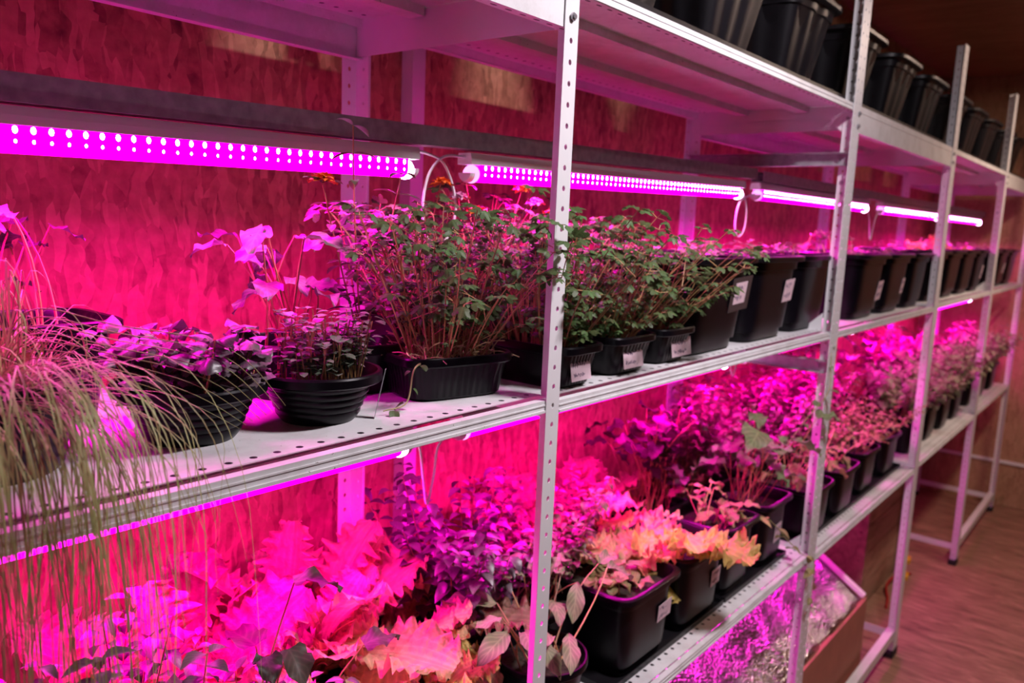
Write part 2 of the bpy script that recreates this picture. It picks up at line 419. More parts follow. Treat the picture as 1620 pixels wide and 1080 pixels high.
def bolt(parent, x, y, z, axis='Y', s=-1):
    m = MB(); c = Vector((x, y, z)); d = PY*s if axis == 'Y' else PX*s
    m.tube([c, c+d*.0035], .0055, 6); m.tube([c+d*.0035, c+d*.006], .003, 8)
    m.build('bolt', 'bolt_steel', parent)
def gusset(parent, x, s, z):
    m = MB()
    v = [(x, -.0032, z), (x+s*.045, -.0032, z), (x, -.0032, z-.045)]
    return
def unit(i, label):
    x0, x1 = XP[i], XP[i+1]
    t = thing('shelving_unit', label, 'shelf', (0, 0, 0))
    post(t, x0, -.0022, 1, 1); post(t, x1, -.0022, -1, 1)
    post(t, x0, D+.0022, 1, -1); post(t, x1, D+.0022, -1, -1)
    shelf(t, x0+.001, x1-.001, Z_TOP, True); shelf(t, x0+.001, x1-.001, Z_MID[i], deep_back=True); shelf(t, x0+.001, x1-.001, Z_LOW[i])
    b = MB()                                                # low tie bar between the front feet
    b.box(x0+.006, x1-.006, .001, .003, .075, .112); b.box(x0+.006, x1-.006, .003, .03, .110, .112)
    b.build('tie_bar', 'white_paint', t)
    for xa, sg in ((x0, 1), (x1, -1)):
        for z in (.10,):
            s = MB(); s.box(*sorted((xa+sg*.0035, xa+sg*.005)), .004, D-.004, z-.03, z); s.build('side_bar', 'white_paint', t)
        for z in (Z_TOP-.02, Z_TOP-.05): bolt(t, xa+sg*.015, -.0022, z)
        bolt(t, xa-.0002*sg, .018, 1.745, 'X', -sg); bolt(t, xa-.0002*sg, .018, Z_MID[i]-.055, 'X', -sg)
    return t
unit(0, 'white slotted-angle shelving unit at the left, its right upright standing nearest the camera')
unit(2, 'white slotted-angle shelving unit in the middle of the row, above the foil and crate')
unit(4, 'white slotted-angle shelving unit farthest away beside the end wall')
def bridge(i, lab):
    x0, x1 = XP[i]+.002, XP[i+1]-.002
    for zt, w in ((Z_TOP, 'top'), (Z_MID[i], 'middle'), (Z_LOW[i], 'bottom')):
        t = thing('bridging_shelf', lab % w, 'shelf')
        shelf(t, x0, x1, zt)
# the bridging frames bolted beside the main units
def bridge_frame(i, lab):
    x0, x1 = XP[i], XP[i+1]
    t = thing('shelving_bay', lab, 'shelf')
    if i == 3: post(t, x0+.0004, -.0026, 1, 1)
    post(t, x1-.0004, -.0026, -1, 1)
    post(t, x0+.0004, D+.0026, 1, -1); post(t, x1-.0004, D+.0026, -1, -1)
    for zt in (Z_TOP, Z_MID[i], Z_LOW[i]): shelf(t, x0+.002, x1-.002, zt)
    for z0, up in ((Z_MID[i], 1), (Z_LOW[i], 1), (Z_TOP-.019, -1)):
        g = MB(); xx = x1-.004
        g.add([(xx, .030, z0), (xx, .078, z0), (xx, .030, z0+.045*up), (xx-.0015, .030, z0), (xx-.0015, .078, z0), (xx-.0015, .030, z0+.045*up)], [(0, 1, 2), (3, 5, 4), (0, 3, 4, 1), (1, 4, 5, 2), (2, 5, 3, 0)])
        g.build('corner_gusset', 'white_paint', t)
    for xa, sg in ((x1, -1),):
        for z in (Z_TOP-.03,): bolt(t, xa-.0002*sg, .018, z, 'X', -1)
bridge_frame(1, 'white thin-edged shelving section between the nearest upright and the second upright')
bridge_frame(3, 'white thin-edged shelving section between the third and fourth uprights, far right')

# ------------------------------------------------------------------ grow lights
def rail(x0, x1, z, label, y=.25, tilt=0):
    m = MB()
    m.box(x0, x1, y-.018, y-.0165, z, z+.028); m.box(x0, x1, y+.0165, y+.018, z, z+.028)
    m.box(x0, x1, y-.0165, y+.0165, z, z+.0015)
    m.box(x0, x1, y-.0165, y-.010, z+.0265, z+.028); m.box(x0, x1, y+.010, y+.0165, z+.0265, z+.028)
    o = m.build('mounting_rail', 'galvanised')
    if tilt: o.matrix_world = Matrix.Translation((x0, 0, z)) @ Matrix.Rotation(-math.atan(tilt), 4, 'Y') @ Matrix.Translation((-x0, 0, -z))
    return tag(o, label, 'rail')
def crossbar(x, z, label, sg=-1):
    t = thing('cross_rail', label, 'rail')
    m = MB(); m.box(*sorted((x, x+sg*.0015)), .005, D-.006, z, z+.032); m.box(*sorted((x+sg*.0015, x+sg*.024)), .005, D-.006, z, z+.0015)
    m.box(*sorted((x+sg*.0015, x+sg*.024)), .005, D-.006, z+.0305, z+.032)
    m.build('rail_profile', 'galvanised', t)
    for y in (.03,):
        b = MB(); b.tube([(x+sg*.0015, y, z+.016), (x+sg*.006, y, z+.016)], .006, 6); b.build('bolt', 'bolt_steel', t)
def growlight(x0, x1, z, label, y=.25, tilt=0, mat='tube_glow', power=1.0):
    """z = underside of the tube"""
    r = .0135; t = thing('grow_light', label, 'grow light', (x0, y, z), group='tubular grow lights under the shelves')
    L = x1-x0
    h = MB()   # housing: shallow trapezoid channel
    for (a, b_) in (((0, .0), (0, .0)),): pass
    prof = [(-.0150, .027), (-.0150, .036), (-.0130, .045), (.0130, .045), (.0150, .036), (.0150, .027)]
    n = len(prof); vs = [(xx, p[0], p[1]) for xx in (0, L) for p in prof]
    fs = [(i, (i+1) % n, n+(i+1) % n, n+i) for i in range(n)] + [tuple(range(n))[::-1], tuple(range(n, 2*n))]
    h.add(vs, fs); h.build('housing', 'cable_white', t)
    g = MB(); seg = 14; a0 = PI*1.0
    pr = [(r*math.cos(PI + PI*k/seg), .0135+r*math.sin(PI+PI*k/seg)) for k in range(seg+1)]
    pr = [(pr[0][0], .027)] + pr + [(pr[-1][0], .027)]
    n = len(pr); xs = (.022, L-.022)
    g.add([(xx, p[0], p[1]) for xx in xs for p in pr], [(i, i+1, n+i+1, n+i) for i in range(n-1)])
    g.build('glowing_tube', mat, t, smooth=True)
    d = MB(); pitch = .0165; k = 0; x = .03
    while x < L-.03:
        for (yy, zz, rad) in (((-.0138, .0225, .0027), (-.0132, .0120, .0017)) if z > 1.5 else ((-.0138, .0235, .0024),)):  # smaller lower dots are the LEDs' reflection in the tube, made as glowing dots
            xx = x + (0.006 if yy > -.016 else 0)
            c = Vector((xx, yy, zz)); v = []
            ax = [(1, 0, 0), (0, 0, 1.5), (-1, 0, 0), (0, 0, -1.5)]
            v = [tuple(c+Vector(a)*rad) for a in ax] + [tuple(c+Vector((0, -.5, 0))*rad)]
            v2 = [tuple(c+Vector((math.cos(q*PI/4), 0, 1.4*math.sin(q*PI/4)))*rad) for q in range(8)]
            d.add(v2+[tuple(c+Vector((0, -1, 0))*rad*.7)], [(q, (q+1) % 8, 8) for q in range(8)])
        x += pitch
    o = d.build('led_and_reflection_dots', 'led_glow', t); o['kind'] = 'stuff'
    for (xa, sg) in ((0, 1), (L, -1)):
        c = MB(); rr = .0152
        pts = []
        seg = 16
        for j, (dx, sc_) in enumerate(((.010, 1.0), (.004, 1.0), (.0, .86))):
            for q in range(seg+1):
                a = PI+PI*q/seg; pts.append((xa+sg*dx, rr*sc_*math.cos(a), .0140+rr*sc_*math.sin(a)))
        n = seg+1
        fs = [(j*n+q, j*n+q+1, (j+1)*n+q+1, (j+1)*n+q) for j in range(2) for q in range(seg)]
        fs.append(tuple(2*n+q for q in range(seg, -1, -1)))
        o2 = len(pts)
        c.add(pts, fs); c.build('end_cap', 'lamp_cap', t, smooth=False)
        e = MB()   # the lit LED dome seen through the cap
        cc = Vector((xa+sg*.0165, 0, .0125)); vs = []; fs = []
        for i in range(9):
            ph = PI*i/8-PI/2
            for q in range(14):
                th = 2*PI*q/14; vs.append(tuple(cc+Vector((.0125*math.cos(ph)*math.cos(th), .0148*math.cos(ph)*math.sin(th), .0148*math.sin(ph)))))
        for i in range(8):
            for q in range(14): fs.append((i*14+q, i*14+(q+1) % 14, (i+1)*14+(q+1) % 14, (i+1)*14+q))
        e.add(vs, fs); e.build('lit_end_dome', 'led_glow' if sg < 0 else 'cap_glow', t, smooth=True)
    l = bpy.data.lights.new('tube_light', 'AREA'); l.shape = 'RECTANGLE'; l.size = L-.05; l.size_y = .02; l.energy = GROW_W*L*power; l.color = GROW_COL; l.spread = math.radians(160)
    lo = bpy.data.objects.new('tube_light', l); COL.objects.link(lo); lo.parent = t; lo.location = (L/2, 0, -.0025)
    if tilt: t.rotation_euler = (0, -math.atan(tilt), 0)
    return t
ZM, ZL = 1.664, 1.2500
TILT = 0.020
def zt_(x): return ZM + TILT*(min(x, 2.4)-.6)
spans = [(.16, 1.150), (1.263, 2.325), (2.42, 3.44), (3.62, 4.62), (4.80, 5.70)]
ml = ['long tubular magenta grow light nearest the camera, under the left end of the top shelf',
      'tubular magenta grow light under the top shelf, crossing behind the nearest upright',
      'tubular magenta grow light under the top shelf, passing behind the second upright',
      'short-looking bright magenta tube light under the top shelf between the third and fourth uprights',
      'most distant bright magenta tube light under the top shelf by the end wall']
ll = ['hidden magenta grow light under the middle shelf, left of the nearest upright',
      'magenta grow light under the middle shelf, right of the nearest upright, end peeking out',
      'tubular magenta grow light under the middle shelf right behind the second upright',
      'tubular magenta grow light under the middle shelf behind the third upright',
      'most distant tubular grow light under the middle shelf by the end wall']
for (a, b_), s1, s2 in zip(spans, ml, ll):
    growlight(a, b_, zt_(a), s1, tilt=TILT if a < 2.4 else 0); growlight(a, b_, ZL, s2)
for (a, b_), s1 in zip(spans[1:4], ('dim magenta grow light under the bottom shelf left of the second upright', 'dim magenta grow light under the bottom shelf above the foil-lined box', 'dim magenta grow light under the bottom shelf above the crate')):
    growlight(a, b_, .690, s1, mat='tube_glow_dim', power=.25)
rail(0.03, 2.388, zt_(.03)+.0465, 'long grey galvanised rail above the two nearest upper grow lights', tilt=TILT+.0025)
rail(2.43, 5.76, 1.748, 'long grey galvanised rail above the distant upper grow lights')
rail(0.03, 2.365, 1.2975, 'grey galvanised rail above the nearest lower grow lights, under the middle shelf')
rail(2.43, 5.76, 1.2975, 'grey galvanised rail above the distant lower grow lights, under the middle shelf')
crossbar(2.392, 1.784, 'short grey cross rail under the top shelf, bolted to the second upright')
crossbar(2.392, 1.265, 'short dark cross rail under the middle shelf, bolted to the second upright')
def cable(pts, label, r=.0022, mat='cable_white', n=8):
    """smooth tube through the points (Catmull-Rom)"""
    P = [Vector(p) for p in pts]; P = [P[0]*2-P[1]] + P + [P[-1]*2-P[-2]]; out = []
    for i in range(1, len(P)-2):
        for k in range(n):
            t = k/n; a, b, c, d = P[i-1:i+3]
            out.append(.5*((2*b)+(c-a)*t+(2*a-5*b+4*c-d)*t*t+(3*b-a-3*c+d)*t**3))
    out.append(P[-2]); m = MB(); m.tube(out, r, 8)
    return tag(m.build('power_cable', mat, smooth=True), label, 'cable')
cable([(1.150, .25, 1.716), (1.18, .252, 1.714), (1.213, .25, 1.703), (1.238, .25, 1.665), (1.244, .25, 1.625), (1.225, .25, 1.585), (1.20, .25, 1.575), (1.178, .25, 1.595), (1.172, .25, 1.64), (1.184, .25, 1.685), (1.215, .25, 1.712), (1.263, .25, 1.716)],
      'white looped cable hanging between the two nearest upper grow lights')
cable([(2.325, .25, 1.716), (2.35, .25, 1.71), (2.375, .25, 1.67), (2.37, .25, 1.62), (2.335, .25, 1.60), (2.31, .25, 1.63), (2.33, .25, 1.69), (2.42, .25, 1.716)],
      'white looped cable hanging by the second upright under the top shelf')
cable([(1.150, .25, 1.27), (1.175, .25, 1.262), (1.188, .25, 1.20), (1.198, .25, 1.155), (1.212, .25, 1.20), (1.222, .25, 1.25), (1.263, .25, 1.27)],
      'white cable hanging in a narrow loop below the middle shelf')
cable([(2.325, .25, 1.273), (2.35, .25, 1.262), (2.375, .25, 1.22), (2.40, .25, 1.26), (2.42, .25, 1.273)],
      'short white cable joining the lower grow lights behind the second upright')
cable([(3.44, .25, 1.716), (3.50, .25, 1.68), (3.54, .25, 1.60), (3.58, .25, 1.68), (3.62, .25, 1.716)],
      'white looped cable under the top shelf behind the third upright')

# ------------------------------------------------------------------ plants
def rv(rng, a, b): return rng.uniform(a, b)
def sph(az, el): return Vector((math.cos(az)*math.cos(el), math.sin(az)*math.cos(el), math.sin(el)))
def P_ovate(u): return math.sin(PI*min(1, max(0, u))**.75)
def P_round(u): return math.sqrt(max(0, 1-(2*u-1)**2))
def P_long(u): return math.sin(PI*u**.9)**.8 if 0 < u < 1 else 0
def P_heart(u): return (math.sin(PI*min(1, (u*.92+.08))**.62))*(1-.15*u)
def P_blade(u): return 1-u**2
def leaf(mb, p, d, up, L, W, prof=P_ovate, nu=5, nv=1, bend=.6, fold=.3, ruf=0, rf=3, ph=0, wav=0, jag=None, frill=0):
    d = d.normalized(); side = d.cross(up)
    if side.length < 1e-4: side = d.orthogonal()
    side.normalize(); nrm = side.cross(d).normalized()
    pos = Vector(p); base = len(mb.v); c = 2*nv+1; ds = L/nu
    for i in range(nu+1):
        u = i/nu; a = bend*u; di = d*math.cos(a) - nrm*math.sin(a); ni = nrm*math.cos(a) + d*math.sin(a)
        if i: pos = pos + di*ds
        w = W*.5*max(prof(u), .04)
        for j in range(-nv, nv+1):
            v = j/nv; av = abs(v)
            q = pos + side*(v*w*math.cos(fold*av)) + ni*(w*av*math.sin(fold))
            if ruf: q = q + ni*(ruf*av*av*(math.sin(rf*2*PI*u+ph+(1.7 if j > 0 else 0))+.45*av*math.sin(rf*5.3*PI*u+2*ph+(.9 if j > 0 else 0))+.25*math.sin(9*u+5*v+ph))) + side*(wav*v*av*math.sin(rf*3.1*PI*u+ph*2))+di*(wav*av*math.cos(rf*2.6*PI*u+j*2.1+ph))
            if frill and av > .3: e_ = W*max(prof(u), .04)*(av-.3)**1.5; q = q + ni*(e_*.20*math.sin(frill*2*PI*u+3*ph+j))+side*(v*e_*.09*math.sin(frill*1.63*PI*u+j*1.3))
            if jag and av > .55 and prof(u) > .3: q = q + Vector((jag[0].uniform(-1, 1), jag[0].uniform(-1, 1), jag[0].uniform(-1, 1)))*(jag[1]*(av-.4))
            mb.v.append(tuple(q)); mb.uv.append((u, v, 0))
    for i in range(nu):
        for j in range(c-1):
            a = base+i*c+j; mb.f.append((a, a+1, a+c+1, a+c))
def lobed(mb, rng, p, d, up, size, lobes=3, spread=1.25, droop=.3):
    """fan-shaped leaflet with rounded lobes (columbine / celery)"""
    d = d.normalized(); side = d.cross(up)
    if side.length < 1e-4: side = d.orthogonal()
    side.normalize(); nrm = side.cross(d).normalized()
    K = lobes*4; base = len(mb.v); mb.v.append(tuple(p)); mb.uv.append((0, 0, 0))
    for ring, s in ((0, .55), (1, 1.0)):
        for k in range(K+1):
            t = k/K; th = (t-.5)*2*spread
            rr = size*(.60+.42*abs(math.sin(PI*lobes*t)))*(1-.12*abs(t-.5)) if ring else size*.55
            x = math.cos(th)*rr; y = math.sin(th)*rr*.85
            z = -droop*size*s*s + size*.10*math.cos(2*PI*lobes*t)*s
            mb.v.append(tuple(Vector(p)+d*x+side*y+nrm*z)); mb.uv.append((.55+.45*ring, (t-.5)*2, 0))
    for k in range(K): mb.f.append((base, base+1+k, base+2+k))
    o = base+1+K+1
    for k in range(K): mb.f.append((base+1+k, o+k, o+k+1, base+2+k))
def ternate(ml, ms, rng, tip, d, size):
    """three lobed leaflets on short stalks at the stem tip"""
    d = Vector((d.x, d.y, min(d.z, .25))).normalized(); up = Vector((rv(rng, -.3, .3), rv(rng, -.5, .1), 1)).normalized()
    side = d.cross(up).normalized()
    for s_, k in ((0, 1.0), (1, .9), (-1, .9)):
        dd = (d*(1.0 if s_ == 0 else .35) + side*s_).normalized()
        q = tip + dd*size*.55
        ms.tube([tip, q], .0006, 3, cap=False)
        lobed(ml, rng, q, dd+Vector((0, 0, rv(rng, -.4, .15))), up+Vector((rv(rng, -.3, .3), rv(rng, -.3, .3), 0)), size*k*rv(rng, .75, 1.1))
def arc(p, q, rng, sag=.1, n=5):
    p = Vector(p); q = Vector(q); m = (p+q)/2+Vector((rv(rng, -1, 1), rv(rng, -1, 1), 0))*sag*(q-p).length + Vector((0, 0, (q-p).length*sag))
    return [((1-t)**2)*p+2*(1-t)*t*m+t*t*q for t in [i/n for i in range(n+1)]]

def sup(th, n):
    c, s = math.cos(th), math.sin(th)
    k = (abs(c)**n+abs(s)**n)**(-1/n)
    return c*k, s*k
def make_pot(parent, wx, wy, h, n=2.0, taper=.75, rim=.006, mat='black_plastic', ribs=0, rib_d=.0, soil=.022, rings=0, groove=False, seg=None):
    """pot: superellipse cross-section (n=2 round, n=8 squarish), wx/wy = half-widths at the rim"""
    seg = seg or (96 if ribs else 56)
    R = min(wx, wy)
    inner = taper+(1-taper)*(h-soil)/h-.035-(.05 if rings else 0)
    prof = [(taper*.93, 0), (taper, .004)]
    if rings:
        for k in range(rings):
            z = h*(.15+.7*k/rings); t = taper+(1-taper)*(z/h)
            prof += [(t, z), (t+.005, z+.002), (t+.007, z+.0035), (t+.003, z+.0055)]
    else:
        if groove: prof += [(taper+.01, h*.12), (taper+.05, h*.125)]
        prof += [(taper+(1-taper)*.5, h*.5)]
        if groove: prof += [(.93, h*.83), (.97, h*.84)]
    prof += [(1-.02, h-.014), (1+rim/R*.6, h-.013), (1+rim/R, h-.011), (1+rim/R, h-.002), (1+rim/R*.7, h), (1.0, h), (.975, h-.003), (inner, h-soil-.002)]
    m = MB(); vs = []; fs = []
    for (s, z) in prof:
        for k in range(seg):
            th = 2*PI*k/seg; x, y = sup(th, n)
            ss = s
            if ribs and .006 < z < h-.015: ss = s*(1-rib_d*(.5+.5*math.cos(ribs*th)))
            vs.append((x*wx*ss, y*wy*ss, z))
    for i in range(len(prof)-1):
        for k in range(seg): fs.append((i*seg+k, i*seg+(k+1) % seg, (i+1)*seg+(k+1) % seg, (i+1)*seg+k))
    fs.append(tuple(range(seg-1, -1, -1)))
    m.add(vs, fs); po = m.build('pot', mat, parent, smooth=True)
    try:
        me = po.data
        me.set_sharp_from_angle(angle=math.radians(38))
    except Exception: pass
    s_ = MB(); rng = random.Random(int(wx*1e4)+int(h*1e4)); rr = (.0, .3, .6, .85, inner+.004); q = 24; vs = [(0, 0, h-soil)]; fs = []
    for a in rr[1:]:
        for k in range(q):
            th = 2*PI*k/q; x, y = sup(th, n); a = min(a, inner+.004); vs.append((x*wx*a, y*wy*a, h-soil+(rng.uniform(-.004, .005) if a < .9 else 0)))
    for k in range(q): fs.append((0, 1+k, 1+(k+1) % q))
    for i in range(3):
        for k in range(q): fs.append((1+i*q+k, 1+(i+1)*q+k, 1+(i+1)*q+(k+1) % q, 1+i*q+(k+1) % q))
    s_.add(vs, fs); s_.build('soil', 'soil', parent, smooth=True)
    return po
def scribble(mb, rng, O, U, V, N, w, h, rows, r=.0004, hgt=None):
    """handwriting: connected looping strokes in rows"""
    for k in range(rows):
        y0 = h*(1-(k+.6)/(rows+.15)); x = w*.1; amp = h/rows*.26; lw = w*(rv(rng, .62, .85))
        pts = []
        while x < lw:
            pts.append(O+U*(x+rv(rng, -.0004, .0004))+V*(y0+rv(rng, -1, 1)*amp)+N*.0004); x += w*.035
            pts.append(O+U*(x-w*.012)+V*(y0+rv(rng, -.6, 1.2)*amp)+N*.0004)
            if rng.random() < .18 and len(pts) > 3:
                mb.tube(pts, r, 3, cap=False); pts = []; x += w*.04
        if len(pts) > 1: mb.tube(pts, r, 3, cap=False)
def label_card(pot, O, U, V, w, h, rows=2, seed=1, card='paper_label', ink='ink', tape=False, lab='pale paper label with handwriting'):
    U = Vector(U).normalized(); V = Vector(V); V = (V-U*V.dot(U)).normalized(); N = U.cross(V)
    O = Vector(O); rng = random.Random(seed)
    if tape:
        t = MB(); c = O+U*w*.55+V*h*.45-N*.0003; t.obox(c, U*w*.85, V*h*.8, N*.0002); t.build('clear_tape', 'tape', pot)
    m = MB(); m.obox(O+U*w/2+V*h/2, U*w/2, V*h/2, N*.0004)
    c = m.build('name_label', card, pot); c['label'] = lab
    s = MB(); scribble(s, rng, O, U, V, N, w, h, rows, r=w*.009)
    s.build('handwriting', ink, c)

# --- plant fillers: each adds parts to its thing (local coordinates, z0 = soil height)
def f_columbine(t, seed, z0, rx, ry, n, hmin, hmax, size, lean=(0, 0), spread=.9, mat='leaf_columbine', stem='stem_red'):
    rng = random.Random(seed); ml, ms = MB(), MB()
    for i in range(n):
        a = rv(rng, 0, 2*PI); q = math.sqrt(rng.random()); b = Vector((rx*q*math.cos(a), ry*q*math.sin(a), z0-.004))
        h = rv(rng, hmin, hmax); o = h*spread*rv(rng, .1, .7)
        tip = b+Vector((math.cos(a)*o*q*1.6+rv(rng, -.3, .3)*o+lean[0]*h, math.sin(a)*o*q*1.6+rv(rng, -.3, .3)*o+lean[1]*h, h))
        pts = arc(b, tip, rng, .07); ms.tube(pts, .0011, 4, .0007, cap=False)
        ternate(ml, ms, rng, tip, (pts[-1]-pts[-2]).normalized()+Vector((rv(rng, -.8, .8), rv(rng, -.8, .8), 0)), size*rv(rng, .7, 1.2))
        for _ in range(rng.choice((0, 1, 2))):
            k = pts[rng.choice((1, 2, 3, 4))]; dd = Vector((rv(rng, -1, 1), rv(rng, -1, 1), .5)).normalized(); e = k+dd*size*2.0
            ms.tube([k, e], .0007, 3, cap=False); ternate(ml, ms, rng, e, dd, size*rv(rng, .5, .9))
    ms.build('stems', stem, t); ml.build('foliage', mat, t, smooth=True)
def f_rosette(t, seed, z0, rx, ry, n, hmin, hmax, L, W, prof=P_round, cup=.5, bend=.9, mat='leaf_basil', stem='stem_red', elmin=-.2, elmax=.9, leaves=(4, 7), stem_r=.0014, nu=6, nv=2):
    """upright stems each with a cluster of cupped leaves at the top and pairs along it"""
    rng = random.Random(seed); ml, ms = MB(), MB()
    for i in range(n):
        a = rv(rng, 0, 2*PI); q = math.sqrt(rng.random()); b = Vector((rx*q*math.cos(a), ry*q*math.sin(a), z0-.004))
        h = rv(rng, hmin, hmax); tip = b+Vector((math.cos(a)*q*h*.35+rv(rng, -.15, .15)*h, math.sin(a)*q*h*.35+rv(rng, -.15, .15)*h, h))
        pts = arc(b, tip, rng, .05); ms.tube(pts, stem_r, 4, stem_r*.6, cap=False)
        k = rng.randint(*leaves); a0 = rv(rng, 0, 6)
        for j in range(k):
            lv = 1-.22*(j//3); p = pts[-1]*lv + b*(1-lv) if j >= 3 else pts[-1]
            az = a0+j*2.4; el = rv(rng, elmin, elmax); d = sph(az, el); s = rv(rng, .6, 1.1)
            leaf(ml, p+d*.003, d, Vector((0, 0, 1)), L*s, W*s, prof, nu, nv, bend=bend*rv(rng, .3, 1.3), fold=cup*rv(rng, .3, 1.2), ruf=W*.06, rf=1.5, ph=rv(rng, 0, 6))
    ms.build('stems', stem, t); ml.build('foliage', mat, t, smooth=True)
def f_seedlings(t, seed, z0, rx, ry, n, h, s, mat='leaf_seedling', stem='stem_red', pairs=3):
    rng = random.Random(seed); ml, ms = MB(), MB()
    for i in range(n):
        a = rv(rng, 0, 2*PI); q = math.sqrt(rng.random())*.95; b = Vector((rx*q*math.cos(a), ry*q*math.sin(a), z0-.004))
        hh = h*rv(rng, .5, 1.2); tip = b+Vector((rv(rng, -.2, .2)*hh, rv(rng, -.2, .2)*hh, hh))
        pts = arc(b, tip, rng, .05, 4); ms.tube(pts, .0009, 3, cap=False)
        a0 = rv(rng, 0, 6)
        for j in range(pairs*2):
            p = pts[-1]*(1-.25*(j//2))+b*(.25*(j//2)); d = sph(a0+PI*j+.9*(j//2), rv(rng, -.1, .5)); k = rv(rng, .7, 1.15)
            leaf(ml, p+d*.004, d, Vector((0, 0, 1)), s*k, s*.85*k, P_round, 4, 1, .5, .2)
    ms.build('stems', stem, t); ml.build('foliage', mat, t, smooth=True)
def f_lettuce(t, seed, z0, n, L, W, mat='leaf_lettuce', el=(.15, 1.2), R=.012, az=None, ruf=.16, name='foliage', stem=True, bend=(.4, 1.3), nu=64, nv=7):
    """rosette of ruffled fan-shaped leaves with a pale midrib"""
    rng = random.Random(seed); ml, ms = MB(), MB()
    for i in range(n):
        a = rv(rng, *az) if az else i*2.4+rv(rng, -.4, .4); e = rv(rng, *el); d = sph(a, e); s = rv(rng, .7, 1.1)
        p = Vector((math.cos(a)*R, math.sin(a)*R, z0)); LL, WW = L*s, W*s; bd = rv(rng, *bend)
        pr = lambda u: .13+.9*(1/(1+math.exp(-(u-.48)*11)))*(math.sqrt(max(0, 1-((u-.68)/.33)**2)) if u > .68 else 1)
        up = Vector((rv(rng, -.35, .35), rv(rng, -.35, .35), 1))
        leaf(ml, p, d, up, LL, WW, pr, nu, nv, bend=bd, fold=.25, ruf=WW*ruf*.36, rf=rv(rng, 5, 7.5), ph=rv(rng, 0, 6), wav=WW*.022, jag=(rng, WW*.018), frill=rv(rng, 13, 17))
        # midrib following the blade
        side = d.cross(up).normalized(); nrm = side.cross(d).normalized(); pos = Vector(p); pts = [pos.copy()]
        for k in range(1, 12):
            an = bd*k/12; pos = pos+(d*math.cos(an)-nrm*math.sin(an))*LL*.8/12; pts.append(pos+nrm*.0006)
        ms.tube(pts, WW*.030, 5, WW*.006)
    ml.build(name, mat, t, smooth=True); ms.build('midribs', 'stem_pale', t, smooth=True)
def f_broad(t, seed, z0, rx, ry, n, hmin, hmax, L, W, mat='leaf_broad', prof=P_heart, lean=(0, 0), bend=.7, stem='stem_green', spread=.6, nleaf=1, down=.1, elr=(-.4, .5)):
    rng = random.Random(seed); ml, ms = MB(), MB()
    for i in range(n):
        a = rv(rng, 0, 2*PI); q = math.sqrt(rng.random()); b = Vector((rx*q*math.cos(a), ry*q*math.sin(a), z0-.004))
        h = rv(rng, hmin, hmax); az = rv(rng, 0, 2*PI)
        tip = b+Vector((math.cos(az)*h*spread*rv(rng, .2, 1)+lean[0]*h, math.sin(az)*h*spread*rv(rng, .2, 1)+lean[1]*h, h))
        pts = arc(b, tip, rng, .12); ms.tube(pts, .0017, 5, .001, cap=False)
        for j in range(nleaf):
            p = pts[-1-j] if j < len(pts)-1 else pts[1]; a2 = az+j*2.3; d = sph(a2, rv(rng, *elr)); s = rv(rng, .6, 1.1)
            leaf(ml, p, d, Vector((rv(rng, -.3, .3), rv(rng, -.5, .1), 1)), L*s, W*s, prof, 10, 3, bend*rv(rng, .4, 1.3), .25*rv(rng, .3, 1.4), ruf=W*.09, rf=2, ph=rv(rng, 0, 6))
    ms.build('stems', stem, t); ml.build('foliage', mat, t, smooth=True)
def f_bush(t, seed, z0, rx, ry, n, hmin, hmax, L, W, mat='leaf_mint', prof=P_ovate, stem='stem_red', gap=.018, lean=(0, 0), spread=.5):
    """many stems with opposite leaf pairs all the way up"""
    rng = random.Random(seed); ml, ms = MB(), MB()
    for i in range(n):
        a = rv(rng, 0, 2*PI); q = math.sqrt(rng.random()); b = Vector((rx*q*math.cos(a), ry*q*math.sin(a), z0-.004))
        h = rv(rng, hmin, hmax)
        tip = b+Vector((math.cos(a)*q*h*spread+rv(rng, -.2, .2)*h+lean[0]*h, math.sin(a)*q*h*spread+rv(rng, -.2, .2)*h+lean[1]*h, h))
        pts = arc(b, tip, rng, .08, 7); ms.tube(pts, .0012, 4, .0007, cap=False)
        k = max(3, int(h/gap)); a0 = rv(rng, 0, 6)
        for j in range(k):
            u = .25+.75*(j+1)/k; x = u*7; i0 = min(6, int(x)); p = pts[i0].lerp(pts[i0+1], x-i0)
            for s2 in (0, PI):
                d = sph(a0+j*1.57+s2, rv(rng, -.3, .6)); s = rv(rng, .6, 1.1)*(1.1-.35*u)
                leaf(ml, p+d*.002, d, Vector((0, 0, 1)), L*s, W*s, prof, 4, 1, rv(rng, .2, 1.1), .35)
    ms.build('stems', stem, t); ml.build('foliage', mat, t, smooth=True)
